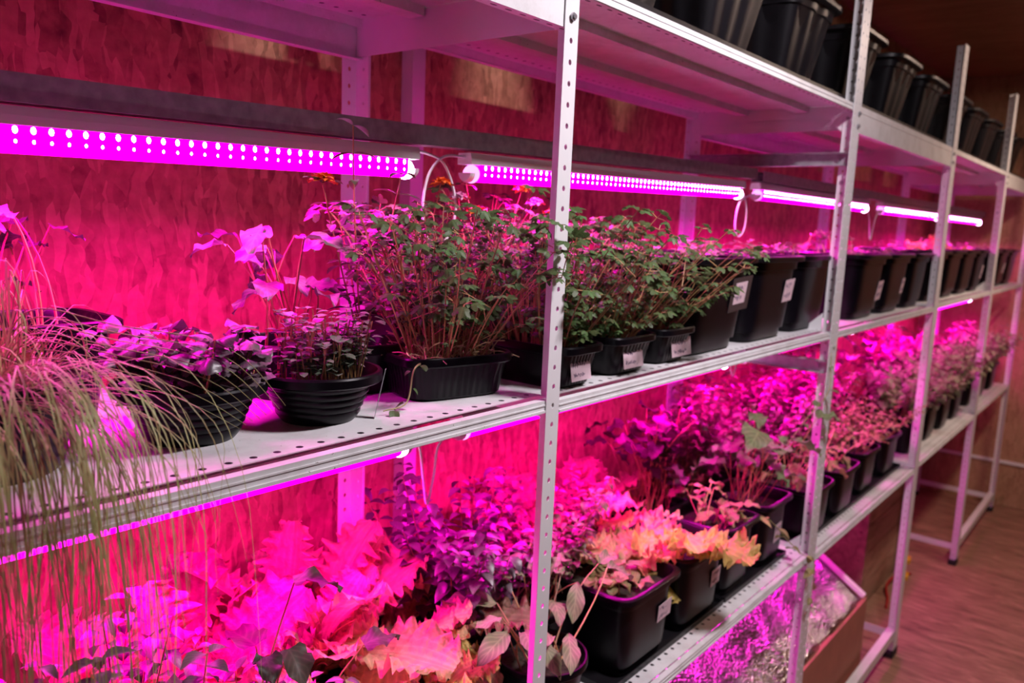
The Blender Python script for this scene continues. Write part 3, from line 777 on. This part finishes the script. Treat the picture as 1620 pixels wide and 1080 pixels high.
def vine(t, seed, pts, L, W, gap, mat='leaf_olive', stem='stem_green', prof=P_ovate, hang=False, r=.0014):
    rng = random.Random(seed); ml, ms = MB(), MB()
    P = [Vector(p) for p in pts]; Q = [P[0]*2-P[1]]+P+[P[-1]*2-P[-2]]; out = []
    for i in range(1, len(Q)-2):
        for k in range(8):
            u = k/8; a, b, c, d = Q[i-1:i+3]; out.append(.5*((2*b)+(c-a)*u+(2*a-5*b+4*c-d)*u*u+(3*b-a-3*c+d)*u**3))
    out.append(P[-1]); ms.tube(out, r, 5, r*.6); acc = 0; s_ = 1
    for i in range(1, len(out)):
        acc += (out[i]-out[i-1]).length
        if acc > gap:
            acc = 0; s_ = -s_; tdir = (out[i]-out[i-1]).normalized(); sd = tdir.cross(Vector((0, 0, 1)))
            if sd.length < .3: sd = Vector((math.cos(i*1.3), math.sin(i*1.3), 0))
            d = (sd.normalized()*s_+tdir*.5+Vector((0, 0, rv(rng, -.5, .3)))).normalized(); k = rv(rng, .6, 1.1)
            leaf(ml, out[i]+d*.004, d, Vector((0, -.3, 1)), L*k, W*k, prof, 6, 2, rv(rng, .2, .9), .3)
    ms.build('stems', stem, t); ml.build('foliage', mat, t, smooth=True)
def flower(t, p, s, mat='orange_petal', seed=0, nm='flower'):
    rng = random.Random(seed); m = MB(); p = Vector(p)
    for ring, (k, e) in enumerate(((9, .1), (8, .5), (6, 1.0))):
        for i in range(k):
            a = 2*PI*i/k+ring*.4; leaf(m, p, sph(a, e+rv(rng, -.2, .2)), Vector((0, 0, 1)), s*(1-.22*ring), s*.55, P_round, 3, 1, .4, .3, ruf=s*.08, rf=2, ph=a)
    m.build(nm, mat, t, smooth=True)
def stalk(ms, ml, rng, pts, r, L, nleaf, sz):
    pass
def plant(name, label, x, y, z, rz=0, cat='potted plant', group=None):
    return thing(name, label, cat, (x, y, z), rz, group)

S = Z_MID[0]
# ================= middle shelf, left bay =================
# 1 drooping grass at the far left front
t = plant('potted_grass', 'black pot of long thin grass drooping over the shelf edge at the far left', .545, .168, S)
make_pot(t, .080, .080, .088, taper=.8, rings=5)
rng = random.Random(5); g = MB(); gs = MB(); YF = -.168-.007
for i in range(330):
    front = i < 200
    a0 = rv(rng, 0, 2*PI); q = math.sqrt(rng.random())*.040; b = Vector((q*math.cos(a0), q*math.sin(a0), .070))
    az = rng.gauss(-1.66, .27) if front else rv(rng, -3.1, 3.1)
    if front: reach = rv(rng, .180, .225)+b.y*.8; top = rv(rng, .0, .055); drop = .09+.46*rng.random()**2.1
    elif i < 270: reach = rv(rng, .05, .12); top = rv(rng, .015, .09); drop = rv(rng, .0, .05)
    else: reach = rv(rng, .01, .05); top = rv(rng, .04, .13); drop = -.02
    n = 14; pts = []; tw = rv(rng, -.3, .3); dx, dy = math.cos(az), math.sin(az)
    for k in range(n+1):
        s = k/n; hr = reach*(1-(1-min(1, s*1.5))**2)+reach*.10*s
        zz = b.z + top*math.sin(min(1, s*3.0)*PI/2) - (top+drop)*max(0, (s-.28)/.72)**1.5
        wob = .006*math.sin(s*5+i)
        pts.append(Vector((b.x+dx*hr-dy*wob+tw*.10*s*s, b.y+dy*hr+dx*wob*.5, zz)))
    for p in pts:      # blades hang outside the shelf edge, never through it
        if p.z < .004 and p.y > YF: p.y = YF-rv(rng, .0, .004)
        if p.z < .010 and p.y > YF: p.z = .010
    base = len(g.v); wd = rv(rng, .0005, .0009)
    for k, p in enumerate(pts):
        w_ = wd*(1-.75*(k/n)**2); sd = Vector((-dy, dx, 0))
        g.v.append(tuple(p-sd*w_)); g.v.append(tuple(p+Vector((0, 0, w_*.5)))); g.v.append(tuple(p+sd*w_))
    for k in range(n):
        for c in (0, 1): a = base+k*3+c; g.f.append((a, a+1, a+4, a+3))
for p in list(range(110)):      # dry crown
    a0 = rv(rng, 0, 2*PI); q = math.sqrt(rng.random())*.05; b = Vector((q*math.cos(a0), q*math.sin(a0), .062))
    gs.tube(arc(b, b+Vector((rv(rng, -.03, .03), rv(rng, -.03, .03), rv(rng, .02, .06))), rng, .2), .0008, 3, cap=False)
o = g.build('grass_blades', 'leaf_grass', t, smooth=True); gs.build('dry_crown', 'straw', t)
g = MB()      # a few very long blades arching right over the bowl
for k in range(8):
    z = .085+.007*k; pts = [Vector((.01, -.0, .075)), Vector((.03, -.03, z+.012)), Vector((.09, -.07, z)), Vector((.145+.006*k, -.10, z-.028)), Vector((.19+.008*k, -.125, z-.06-.006*k))]
    Q = [pts[0]*2-pts[1]]+pts+[pts[-1]*2-pts[-2]]; out = []
    for i in range(1, len(Q)-2):
        for j in range(6):
            u = j/6; a, b, c, d = Q[i-1:i+3]; out.append(.5*((2*b)+(c-a)*u+(2*a-5*b+4*c-d)*u*u+(3*b-a-3*c+d)*u**3))
    g.tube(out, .0008, 4, .0003)
g.build('long_blades', 'leaf_grass', t, smooth=True)
# 2 trough behind it
t = plant('potted_herb', 'long black trough with thin wispy stems behind the drooping grass', .60, .335, S)
make_pot(t, .12, .07, .115, n=6, taper=.85, ribs=28, rib_d=.02)
f_broad(t, 21, .095, .1, .05, 16, .06, .15, .045, .034, mat='leaf_seedling', lean=(0, 0), stem='stem_red')
# 3 bowl of curled round leaves
t = plant('potted_basil', 'round black bowl of purple-lit curled basil-like leaves, left of the taller seedling bowl', .735, .150, S)
make_pot(t, .073, .073, .062, taper=.66, rim=.006, rings=5)
f_rosette(t, 31, .045, .056, .056, 60, .012, .075, .027, .030, P_round, cup=-.7, bend=1.2, mat='leaf_basil', elmin=0, elmax=1.0, nu=8, nv=3)
# 4 bowl of seedlings + taller leaves at the back
t = plant('potted_seedlings', 'round black bowl of thin-stemmed small-leaved seedlings in the middle of the left bay', .885, .128, S)
po = make_pot(t, .070, .070, .060, taper=.66, rim=.006, rings=5)
f_seedlings(t, 41, .042, .052, .050, 95, .075, .014)
m = MB(); m.obox(Vector((.052, -.050, .026)), Vector((.0035, .0035, 0)), Vector((.0003, -.0003, 0)), Vector((.006, -.004, .034)))
m.build('plant_marker', 'clear_marker', t)
t = plant('potted_flower', 'tall thin-stemmed plant with broad magenta leaves behind the seedling bowl', .93, .26, S)
make_pot(t, .06, .06, .075, taper=.75)
f_broad(t, 43, .06, .03, .03, 18, .07, .17, .060, .038, mat='leaf_seedling', prof=P_ovate, lean=(-.15, 0), stem='stem_red')
# 5 marigold-like tall plant with orange flowers
t = plant('potted_marigold', 'leggy plant with an orange flower reaching the nearest grow light', 1.03, .22, S)
make_pot(t, .055, .055, .07, taper=.75)
ms, ml = MB(), MB(); rng = random.Random(51)
for (dx, dy, h, lf) in ((-.045, -.03, .355, 1), (-.085, -.02, .28, 0), (-.02, .03, .24, 1), (.05, -.02, .30, 1)):
    ms = MB(); pts = arc((0, 0, .055), (dx, dy, h), rng, .05, 8); ms.tube(pts, .0014, 5, .0009); ms.build('stem', 'stem_red', t)
    for j in range(2, 9):
        for s2 in (0, 1): d = sph(j*1.2+s2*PI, rv(rng, -.1, .5)); leaf(ml, pts[j], d, Vector((0, 0, 1)), .036*rv(rng, .6, 1.1), .013, P_long, 5, 1, .6, .3)
ml.build('foliage', 'leaf_columbine', t, smooth=True)
flower(t, (-.085, -.02, .285), .020, seed=1); 
# 6 ribbed tray with straw crown and tall lobed leaves
t = plant('potted_columbine', 'ribbed rectangular black tray with straw-coloured crown and tall lobed foliage, left of the nearest upright', 1.105, .135, S, math.radians(-14))
make_pot(t, .083, .062, .060, n=5, taper=.88, ribs=48, rib_d=.035, rim=.004, soil=.012, seg=192)
f_columbine(t, 61, .05, .06, .045, 125, .06, .215, .0205, spread=.8)
ms = MB(); rng = random.Random(62)
for k in range(150):
    a = rv(rng, 0, 2*PI); b = Vector((rv(rng, -.07, .07), rv(rng, -.05, .05), .05)); ms.tube(arc(b, b+Vector((rv(rng, -.04, .04), rv(rng, -.04, .04), rv(rng, .0, .03))), rng, .3, 4), .0008, 3, cap=False)
ms.build('dry_straw', 'straw', t)
vine(t, 63, [(-.06, -.05, .055), (-.09, -.075, .05), (-.105, -.085, .012), (-.14, -.09, .006)], .016, .014, .018, mat='leaf_columbine', prof=P_round)
S = Z_MID[1]
# ================= middle shelf, second bay =================
def tray(x, y, w, d, label, rz, seed, n, hmax, lab=None, lean=(0, 0)):
    t = plant('potted_columbine', label, x, y, S, rz, group=None)
    po = make_pot(t, w/2, d/2, .066, n=6, taper=.86, ribs=40, rib_d=.02, rim=.004, soil=.012, seg=160)
    f_columbine(t, seed, .054, w*.4, d*.42, int(n*1.25), .02, hmax, .0205, lean=lean, spread=1.0)
    if lab:
        label_card(po, (lab[0], -d/2*.93-.0045, .012), (1, 0, 0), (0, .15, 1), lab[1], .034, 2, seed, tape=False, lab='pinkish paper label with handwriting')
    return t
tray(1.30, .125, .105, .20, 'narrow black tray of lobed-leaf plants right behind the nearest upright, with a two-line label', 0, 71, 105, .22, (-.028, .052))
tray(1.465, .130, .14, .20, 'narrow black tray of green lobed leaves, second label to the right of the nearest upright', 0, 72, 120, .20, (-.035, .062))
tray(1.625, .135, .13, .20, 'narrow labelled black tray of green lobed leaves right beside the tall planters', 0, 73, 105, .17, (-.02, .075), lean=(.1, -.1))
# taller lobed-leaf pots behind
for x, y, h, lb, sd in ((1.22, .33, .30, 'tall lobed-leaf plant with orange flowers behind the nearest upright, by the cable loop', 74),
                        (1.42, .33, .30, 'tall lobed-leaf plant with orange flowers in the back row right of the nearest upright', 75),
                        (1.60, .36, .26, 'lobed-leaf plant in the back row next to the tall black planters', 76)):
    t = plant('potted_columbine', lb, x, y, S); make_pot(t, .07, .06, .09, n=5, taper=.8)
    f_columbine(t, sd, .075, .05, .04, 80, .06, h-(.11 if x < 1.3 else .07), .0200, lean=(.0, -.15))
    if h > .28:
        rng = random.Random(sd)
        for k, (dx, dy) in enumerate(((-.02, -.09), (.03, -.08), (.05, -.1))):
            pts = arc((0, 0, .075), (dx, dy, h-.02*k), rng, .06, 6); ms = MB(); ms.tube(pts, .0012, 4, .0009); ms.build('flower_stem', 'stem_red', t); flower(t, pts[-1], .020, 'orange_petal' if k != 1 else 'pink_petal', seed=sd+k)
# square black planters along the middle shelf
def planter(name, x, y, z, w, d, h, label, seed, card=None, fill=None, mat='black_plastic', taper=.80, group=None, tapef=False, ribs=0):
    t = plant(name, label, x, y, z, group=group)
    po = make_pot(t, w/2, d/2, h, n=7, taper=taper, rim=.010, mat=mat, groove=True, soil=.03, ribs=ribs, rib_d=.012, seg=96)
    if card:
        u0, z0, cw, ch = card; fy = lambda zz: -d/2*(taper+(1-taper)*zz/h)
        zz = z0; y0 = fy(zz)*1.0-.002; y1 = fy(zz+ch)-.002
        label_card(po, (u0, y0, zz), (1, 0, .06), (0, y1-y0, ch), cw, ch, 2, seed, tape=tapef)
    if fill: fill(t, h-.03)
    return t
SE = lambda sd, n=26, h=.05, s=.02: (lambda t, z: f_seedlings(t, sd, z, .10, .10, n, h, s, mat='leaf_broad', pairs=2))
hp = .192
planter('potted_seedlings', 1.800, .170, S, .285, .29, hp, 'tall square black planter with a white label, first right of the lobed-leaf plants', 81, (.050, .095, .055, .045), SE(81, 26), tapef=True)
planter('potted_seedlings', 2.085, .172, S, .275, .29, hp, 'tall black planter with a white label, middle of the three left of the second upright', 82, (.045, .085, .055, .052), SE(82, 24))
planter('potted_seedlings', 2.365-.0, .175, S, .262, .28, hp, 'tall square black planter without label just left of the second upright, middle shelf', 83, None, SE(83, 22))
S2 = Z_MID[2]
f_st = lambda sd: (lambda t, z: f_broad(t, sd, z, .08, .08, 12, .03, .11, .05, .045, mat='leaf_broad', prof=P_round, nleaf=1))
planter('potted_strawberry', 2.835, .170, S2, .29, .29, hp, 'square black planter with strawberry-like leaves just right of the second upright', 84, (.075, .05, .05, .06), f_st(84))
planter('potted_seedlings', 3.135, .170, S2, .28, .29, hp, 'square black planter second to the right of the second upright, with a small pink tag', 85, (.055, .06, .03, .05), SE(85, 18, .04))
planter('potted_seedlings', 3.420, .170, S2, .245, .29, hp, 'square black planter just left of the third upright on the middle shelf', 86, None, SE(86, 18, .04))
S3 = Z_MID[3]
planter('potted_seedlings', 3.715, .170, S3, .28, .29, hp, 'square black planter just right of the third upright on the middle shelf', 87, None, SE(87, 14, .05))
planter('potted_lettuce', 4.01, .170, S3, .28, .29, hp, 'square black planter with a yellowish upright leaf between the third and fourth uprights', 88, None,
        lambda t, z: f_lettuce(t, 88, z, 6, .11, .08, el=(.8, 1.4)))
planter('potted_seedlings', 4.31, .170, S3, .28, .29, hp, 'square black planter third to the right of the third upright, thin stalk rising from it', 89, None, SE(89, 14, .06))
planter('potted_lettuce', 4.585, .170, S3, .24, .29, hp, 'square black planter with pale leaves just left of the fourth upright', 90, (.04, .06, .03, .06),
        lambda t, z: f_lettuce(t, 90, z, 7, .09, .09, el=(.1, .9)))
S4 = Z_MID[4]
planter('potted_seedlings', 4.92, .170, S4, .28, .29, hp, 'square black planter with a pink tag just right of the fourth upright', 91, (.0, .08, .05, .06), SE(91, 12))
planter('potted_seedlings', 5.25, .170, S4, .28, .29, hp, 'square black planter second to the right of the fourth upright by the end wall', 92, (.0, .07, .05, .05), SE(92, 12))
planter('potted_seedlings', 5.56, .170, S4, .28, .29, hp, 'square black planter last in the middle shelf row, nearest the end wall', 93, None, SE(93, 10))

# ================= lower shelf =================
Z = Z_LOW[0]
def low(name, label, x, y, w, h=.13, n=4, z=None, d=None, round_=False, cat='potted plant', taper=.78, mat='black_plastic'):
    t = plant(name, label, x, y, z if z is not None else Z, cat=cat)
    make_pot(t, w/2, (d or w)/2, h, n=2 if round_ else n, taper=taper, rim=.005, mat=mat)
    return t
t = low('potted_herb', 'small-leaved dark herb at the bottom left corner on the lower shelf', .62, .11, .15)
f_bush(t, 101, .11, .055, .055, 26, .16, .34, .038, .024, mat='leaf_basil')
t = low('potted_herb', 'dark heart-leaved plant behind the hanging grass on the lower shelf', .80, .12, .15)
f_broad(t, 102, .11, .05, .05, 12, .12, .30, .065, .05, mat='leaf_dark', stem='stem_red'); f_bush(t, 122, .11, .05, .05, 16, .08, .20, .03, .018, mat='leaf_basil')
t = low('potted_lettuce', 'large hot-pink-lit lettuce at the left back of the lower shelf', .80, .32, .16)
f_lettuce(t, 103, .12, 26, .25, .115, mat='leaf_lettuce_pink', el=(.4, 1.35))
t = low('potted_lettuce', 'tall pink-lit lettuce in the middle back of the left lower shelf', 1.02, .33, .16)
f_lettuce(t, 104, .12, 28, .26, .115, mat='leaf_lettuce_pink', el=(.35, 1.35))
t = low('potted_lettuce', 'pink-lit lettuce leaning toward the nearest upright on the lower shelf', 1.17, .30, .16)
f_lettuce(t, 105, .12, 22, .23, .10, mat='leaf_lettuce_pink', el=(.2, 1.2))
t = low('potted_lettuce', 'frilly yellow-edged lettuce at the bottom centre left, front of the lower shelf', .965, .13, .15)
f_lettuce(t, 106, .11, 22, .115, .085, mat='leaf_lettuce', el=(.1, 1.2), ruf=.2)
t = low('potted_lettuce', 'frilly yellow-edged lettuce to the right of its twin at the bottom centre', 1.10, .15, .15)
f_lettuce(t, 107, .11, 22, .120, .085, mat='leaf_lettuce', el=(.1, 1.25), ruf=.2)
Z = Z_LOW[1]
t = low('potted_sage', 'pot of grey-green oblong sage-like leaves at the foot of the nearest upright', 1.33, .10, .15, .125, round_=True)
f_broad(t, 108, .105, .04, .04, 16, .05, .16, .085, .036, mat='leaf_sage', prof=P_long, nleaf=1, stem='stem_pale', spread=1.1, elr=(-.8, .7))
t = low('potted_sage', 'grey-green oblong-leaved plant in a dark pot just left of the lower planter with a label', 1.44, .20, .14, .15)
f_broad(t, 128, .13, .05, .05, 12, .04, .14, .075, .034, mat='leaf_sage', prof=P_long, nleaf=1, stem='stem_pale', spread=1.0, lean=(.1, -.4), elr=(-1.0, .4))
t = low('potted_basil', 'tall dark bushy herb left of the nearest upright, lower shelf back', 1.31, .27, .15, .14)
f_bush(t, 109, .12, .06, .06, 28, .15, .31, .042, .028, mat='leaf_basil', prof=P_ovate)
t = low('potted_mint', 'dense small-leaved mint-like bush right of the nearest upright on the lower shelf', 1.53, .27, .16, .13)
f_bush(t, 110, .11, .07, .06, 34, .10, .24, .032, .022, mat='leaf_mint', lean=(.0, -.15))
t = low('potted_lettuce', 'pink-lit lettuce behind the two lower planters with labels', 1.66, .36, .15, .13)
f_lettuce(t, 111, .12, 22, .23, .11, mat='leaf_lettuce_pink', el=(.3, 1.3))
t = low('potted_lettuce', 'red-pink lettuce in the back row above the lower planters', 1.88, .36, .15, .13)
f_lettuce(t, 112, .12, 22, .23, .11, mat='leaf_lettuce_pink', el=(.3, 1.3))
def saucer(x0, x1, y0, y1, z, label):
    m = MB(); h = .012; m.box(x0, x1, y0, y1, z+.0003, z+.002)
    for b in ((x0, x1, y0, y0+.002), (x0, x1, y1-.002, y1), (x0, x0+.002, y0+.002, y1-.002), (x1-.002, x1, y0+.002, y1-.002)): m.box(*b, z+.002, z+h)
    return tag(m.build('drip_tray', 'matte_black_plastic'), label, 'tray')
saucer(1.475, 1.955, .046, .235, Z, 'long flat black drip tray under the two nearest lower planters')
saucer(1.965, 2.34, .046, .235, Z, 'flat black drip tray under the round-cornered planter with the vine')
hz = .168
def fill_a(t, z):
    f_rosette(t, 113, z, .05, .05, 16, .01, .035, .035, .032, P_round, cup=.6, mat='leaf_olive', stem='stem_pale', leaves=(3, 5))
planter('potted_lettuce', 1.608, .130, Z+.0025, .20, .18, hz, 'dark planter with a pink label and wilting lettuce, nearest of the lower row', 114, (.030, .075, .052, .036), fill_a, taper=.84, mat='black_plastic')
tB = planter('potted_lettuce', 1.842, .130, Z+.0025, .20, .18, hz, 'dark planter with white writing on its rim and a pink label, lower shelf', 115, (.035, .065, .042, .040),
        lambda t, z: f_lettuce(t, 115, z+.02, 8, .18, .13, mat='leaf_lettuce', el=(.2, 1.0), az=(1.8, 4.6), ruf=.22), taper=.84)
s_ = MB(); scribble(s_, random.Random(3), Vector((.015, -.1008, hz-.0115)), PX, PZ, -PY, .085, .010, 1, r=.0005); s_.build('rim_writing', 'chalk_ink', tB)
# wilting pale leaves lying over the planter rims
t = plant('potted_lettuce', 'wilted lettuce with long pale stalks draped between the two lower planters', 1.735, .255, Z)
make_pot(t, .06, .045, .15, n=4, taper=.8)
f_lettuce(t, 116, .14, 9, .19, .10, mat='leaf_lettuce', el=(.1, .7), az=(-2.6, -.7), bend=(1.0, 1.9), ruf=.18)
t = planter('potted_vine', 2.045, .130, Z+.0025, .165, .165, hz, 'round-cornered dark pot from which a vine trails over the shelf edge', 117, None,
        lambda t, z: f_broad(t, 117, z, .05, .05, 12, .03, .11, .065, .035, mat='leaf_olive', prof=P_ovate, nleaf=2, stem='stem_pale'), taper=.84)
vine(t, 118, [(.02, -.04, .15), (.10, -.09, .155), (.19, -.12, .08), (.27, -.135, .022), (.315, -.150, .0), (.325, -.152, -.06), (.322, -.152, -.12), (.33, -.152, -.17)], .040, .024, .034, mat='leaf_olive')
t = planter('potted_broadleaf', 2.262, .130, Z+.0025, .165, .165, hz, 'dark pot of broad heart-shaped green leaves just left of the second upright, lower shelf', 119, (.0, .05, .04, .05),
        lambda t, z: f_broad(t, 119, z, .05, .05, 20, .08, .28, .085, .075, mat='leaf_broad', nleaf=1, lean=(-.1, -.15), stem='stem_red'), taper=.84)
vine(t, 120, [(0, 0, .14), (.03, -.05, .25), (.06, -.10, .36), (.10, -.142, .44), (.118, -.138, .50), (.13, -.13, .56), (.122, -.131, .60)], .035, .028, .05, mat='leaf_broad', prof=P_heart)
t = low('potted_herb', 'deep purple-lit large-leaved bush behind the vine pots, lower shelf', 2.07, .30, .16, .13)
f_broad(t, 121, .11, .06, .05, 26, .12, .30, .075, .055, mat='leaf_dark', nleaf=2, stem='stem_red')
t = low('potted_herb', 'magenta-lit bushy herb in the back row left of the second upright', 2.28, .33, .16, .13)
f_bush(t, 123, .11, .06, .05, 34, .14, .36, .038, .026, mat='leaf_mint')
Z = Z_LOW[2]
rows = [
 ('potted_lettuce', 'pot of loose yellow-green leaves just right of the second upright, lower shelf', 2.58, .12, 'lett', 130),
 ('potted_herb', 'dark pot of olive leaves spilling forward, second right of the second upright', 2.83, .12, 'olive', 131),
 ('potted_mint', 'dense pink-lit small-leaved bush behind the yellow-green leaves', 2.63, .32, 'mint', 132),
 ('potted_mint', 'dense pink-lit small-leaved bush in the middle of the third bay, lower shelf', 2.92, .31, 'mint', 133),
 ('potted_mint', 'pink-lit small-leaved bush left of the third upright, back row of the lower shelf', 3.22, .31, 'mint', 134),
 ('potted_herb', 'small-leaved trailing plant left of the third upright at the front of the lower shelf', 3.10, .13, 'small', 135),
 ('potted_herb', 'small-leaved plant directly left of the third upright at the front', 3.38, .13, 'small', 136),
 ('potted_basil', 'tall broad-leaved plant rising high behind the third upright on the lower shelf', 3.40, .33, 'tall', 137)]
rows2 = [
 ('potted_herb', 'grey-green leafy pot first right of the third upright, lower shelf', 3.74, .13, 'grey', 140),
 ('potted_herb', 'grey-green leafy pot second right of the third upright, lower shelf', 4.02, .13, 'grey', 141),
 ('potted_herb', 'grey-green leafy pot third right of the third upright, lower shelf', 4.30, .13, 'grey', 142),
 ('potted_herb', 'grey-green leafy pot left of the fourth upright, lower shelf', 4.56, .13, 'grey', 143),
 ('potted_herb', 'tall leafy plant at the back between third and fourth uprights', 3.88, .32, 'tall', 144),
 ('potted_herb', 'tall red-lit plant at the back left of the fourth upright', 4.35, .32, 'mint', 145)]
rows3 = [
 ('potted_herb', 'leafy pot just right of the fourth upright, lower shelf', 4.92, .13, 'grey', 150),
 ('potted_herb', 'leafy pot second right of the fourth upright, lower shelf', 5.22, .13, 'grey', 151),
 ('potted_vine', 'last leafy pot on the lower shelf, a tendril reaching past the end upright', 5.54, .13, 'grey', 152)]
def rowfill(rows, zz):
    for nm, lb, x, y, k, sd in rows:
        t = plant(nm, lb, x, y, zz)
        make_pot(t, .095, .085, .15, n=6, taper=.82, rim=.006, groove=True)
        if k == 'lett': f_broad(t, sd, .13, .06, .05, 16, .04, .13, .11, .055, mat='leaf_olive', prof=P_ovate, nleaf=1, stem='stem_pale', spread=1.0)
        if k == 'olive': f_broad(t, sd, .13, .06, .05, 20, .03, .12, .075, .040, mat='leaf_olive', nleaf=1, stem='stem_pale', spread=1.1)
        if k == 'mint': f_bush(t, sd, .13, .09, .08, 50, .10, .30, .042, .028, mat='leaf_mint', spread=.5)
        if k == 'small': f_bush(t, sd, .13, .07, .06, 30, .06, .15, .028, .020, mat='leaf_olive', spread=.8)
        if k == 'tall': f_broad(t, sd, .13, .06, .05, 18, .18, .38, .10, .06, mat='leaf_mint', nleaf=2, stem='stem_red')
        if k == 'grey': f_bush(t, sd, .13, .08, .07, 36, .08, .24, .045, .034, mat='leaf_sage', spread=.7); 
rowfill(rows, Z_LOW[2]); rowfill(rows2, Z_LOW[3]); rowfill(rows3, Z_LOW[4])
saucer(2.47, 3.51, .046, .235, Z_LOW[2]-.0001, 'flat black drip tray on the lower shelf right of the second upright')

# ================= top shelf: empty pots =================
def top_pot(label, x):
    t = plant('plant_pot', label, x+.012, .172, Z_TOP+.0166, cat='pot', group='empty black fluted pots along the top shelf')
    w = .137
    make_pot(t, w, w, .205, n=6, taper=.66, rim=.012, mat='matte_black_plastic', ribs=12, rib_d=.05, groove=True, soil=.12, seg=160)
    for ch in list(t.children):
        if ch.name.startswith('soil'): bpy.data.objects.remove(ch)
    m = MB(); q = 24; m.add([(sup(2*PI*k/q, 6)[0]*w*.60, sup(2*PI*k/q, 6)[1]*w*.60, .004) for k in range(q)], [tuple(range(q))])
    m.build('pot_base', 'matte_black_plastic', t)
    return t
tp = [(.28, 'black fluted square pot on the top shelf at the far left, above the frame'),  # first three pots are unseen, added to shape the light patches on the wall
      (.66, 'black fluted square pot on the top shelf above the left bay, out of the frame'),
      (1.04, 'unseen black fluted square pot on the top shelf above and left of the nearest upright'),
      (1.43, 'black fluted square pot on the top shelf, third left of the second upright'),
      (1.81, 'black fluted square pot on the top shelf, second left of the second upright'),
      (2.185, 'black fluted square pot on the top shelf directly left of the second upright'),
      (2.585, 'black fluted square pot on the top shelf first right of the second upright'),
      (2.98, 'black fluted square pot on the top shelf second right of the second upright'),
      (3.365, 'black fluted square pot on the top shelf directly left of the third upright'),
      (3.80, 'black fluted square pot on the top shelf first right of the third upright'),
      (4.16, 'black fluted square pot on the top shelf midway between third and fourth uprights'),
      (4.53, 'black fluted square pot on the top shelf directly left of the fourth upright'),
      (4.95, 'black fluted square pot on the top shelf first right of the fourth upright'),
      (5.32, 'black fluted square pot on the top shelf second right of the fourth upright')]
first = None
for x, lb in tp:
    if first is None: first = top_pot(lb, x)
    else:
        c = copy_tree(first); c.location.x = x+.012; c['label'] = lb
for x0, x1, lb in ((.30, 1.16, 'long flat black tray on the top shelf at the left'), (1.25, 2.36, 'long flat black tray under the pots left of the second upright on the top shelf'),
                   (2.46, 3.50, 'long flat black tray under the top pots between the second and third uprights'),
                   (3.60, 4.68, 'long flat black tray under the top pots between the third and fourth uprights'),
                   (4.78, 5.74, 'long flat black tray under the farthest top-shelf pots')):
    m = MB(); m.box(x0, x1, .018, .34, Z_TOP+.0002, Z_TOP+.003)
    for b in ((x0, x1, .018, .021), (x0, x1, .337, .34), (x0, x0+.003, .021, .337), (x1-.003, x1, .021, .337)): m.box(*b, Z_TOP+.003, Z_TOP+.016)
    tag(m.build('drip_tray', 'matte_black_plastic'), lb, 'tray')
for o in [o for o in bpy.data.objects if o.get('category') == 'pot']: o.location.z = Z_TOP+.0032

# ================= under the shelves =================
t = thing('foil_lined_box', 'wooden box with a sloping silver bubble-foil lining under the lower shelf', 'box')
m = MB(); m.box(2.05, 3.26, .050, .062, 0, .325); m.box(3.248, 3.26, .062, .40, 0, .30); m.box(2.05, 3.248, .388, .40, 0, .5); m.box(2.05, 2.062, .062, .388, 0, .30)
m.build('box_panel', 'cardboard', t)
m = MB(); nu, nv = 60, 22; rng = random.Random(8)
for j in range(nv+1):
    v = j/nv; y = .058+.34*v; zc = .327+.215*v
    for i in range(nu+1):
        u = i/nu; x = 2.06+1.175*u
        m.v.append((x, y, zc+.006*math.sin(x*17+y*9)+.004*math.sin(x*31-y*23)-.0*v+.012*math.sin(x*5+2)*math.sin(PI*v)))
for j in range(nv):
    for i in range(nu): a = j*(nu+1)+i; m.f.append((a, a+1, a+nu+2, a+nu+1))
o = m.build('foil_lining', 'foil', t, smooth=True); o['label'] = 'silver foil lining'
md = o.modifiers.new('s', 'SOLIDIFY'); md.thickness = .004
m = MB(); ux = Vector((.014, 0, 0)); d_ = Vector((0, .34, .215)); m.obox(Vector((3.248, .058, .333))+d_/2, ux, d_/2, Vector((0, -.003, .005)))
m.build('foam_border', 'foam_edge', t)
t = thing('wooden_crate', 'planked wooden crate standing on the floor behind the third upright', 'crate')
m = MB()
for k in range(4): m.box(3.75, 4.42, .210, .222, .012+.125*k, .012+.125*k+.12)
m.box(3.755, 4.415, .222, .40, 0.006, .50)
m.build('plank_panel', 'crate_wood', t)
for x in (3.75, 4.38):
    m = MB(); m.box(x, x+.04, .192, .2095, 0, .51); m.build('corner_batten', 'crate_wood', t)
cable([(3.95, .13, .004), (4.05, .15, .006), (4.14, .18, .022), (4.22, .178, .034), (4.3, .17, .022), (4.42, .14, .004)], 'dark red cable lying on the floor in front of the crate', .006, 'red_cable')
for x, y, lb in ((4.58, .19, 'small yellow plastic clip on the floor by the third upright'), (4.36, .15, 'yellow plastic scrap leaning at the crate foot')):
    m = MB(); m.obox(Vector((x, y, .008)), Vector((.03, .004, 0)), Vector((-.002, .012, 0)), Vector((0, 0, .008))); m.obox(Vector((x+.02, y, .018)), Vector((.006, .0, 0)), Vector((0, .008, 0)), Vector((0, 0, .004)))
    tag(m.build('plastic_clip', 'yellow_plastic'), lb, 'clip')
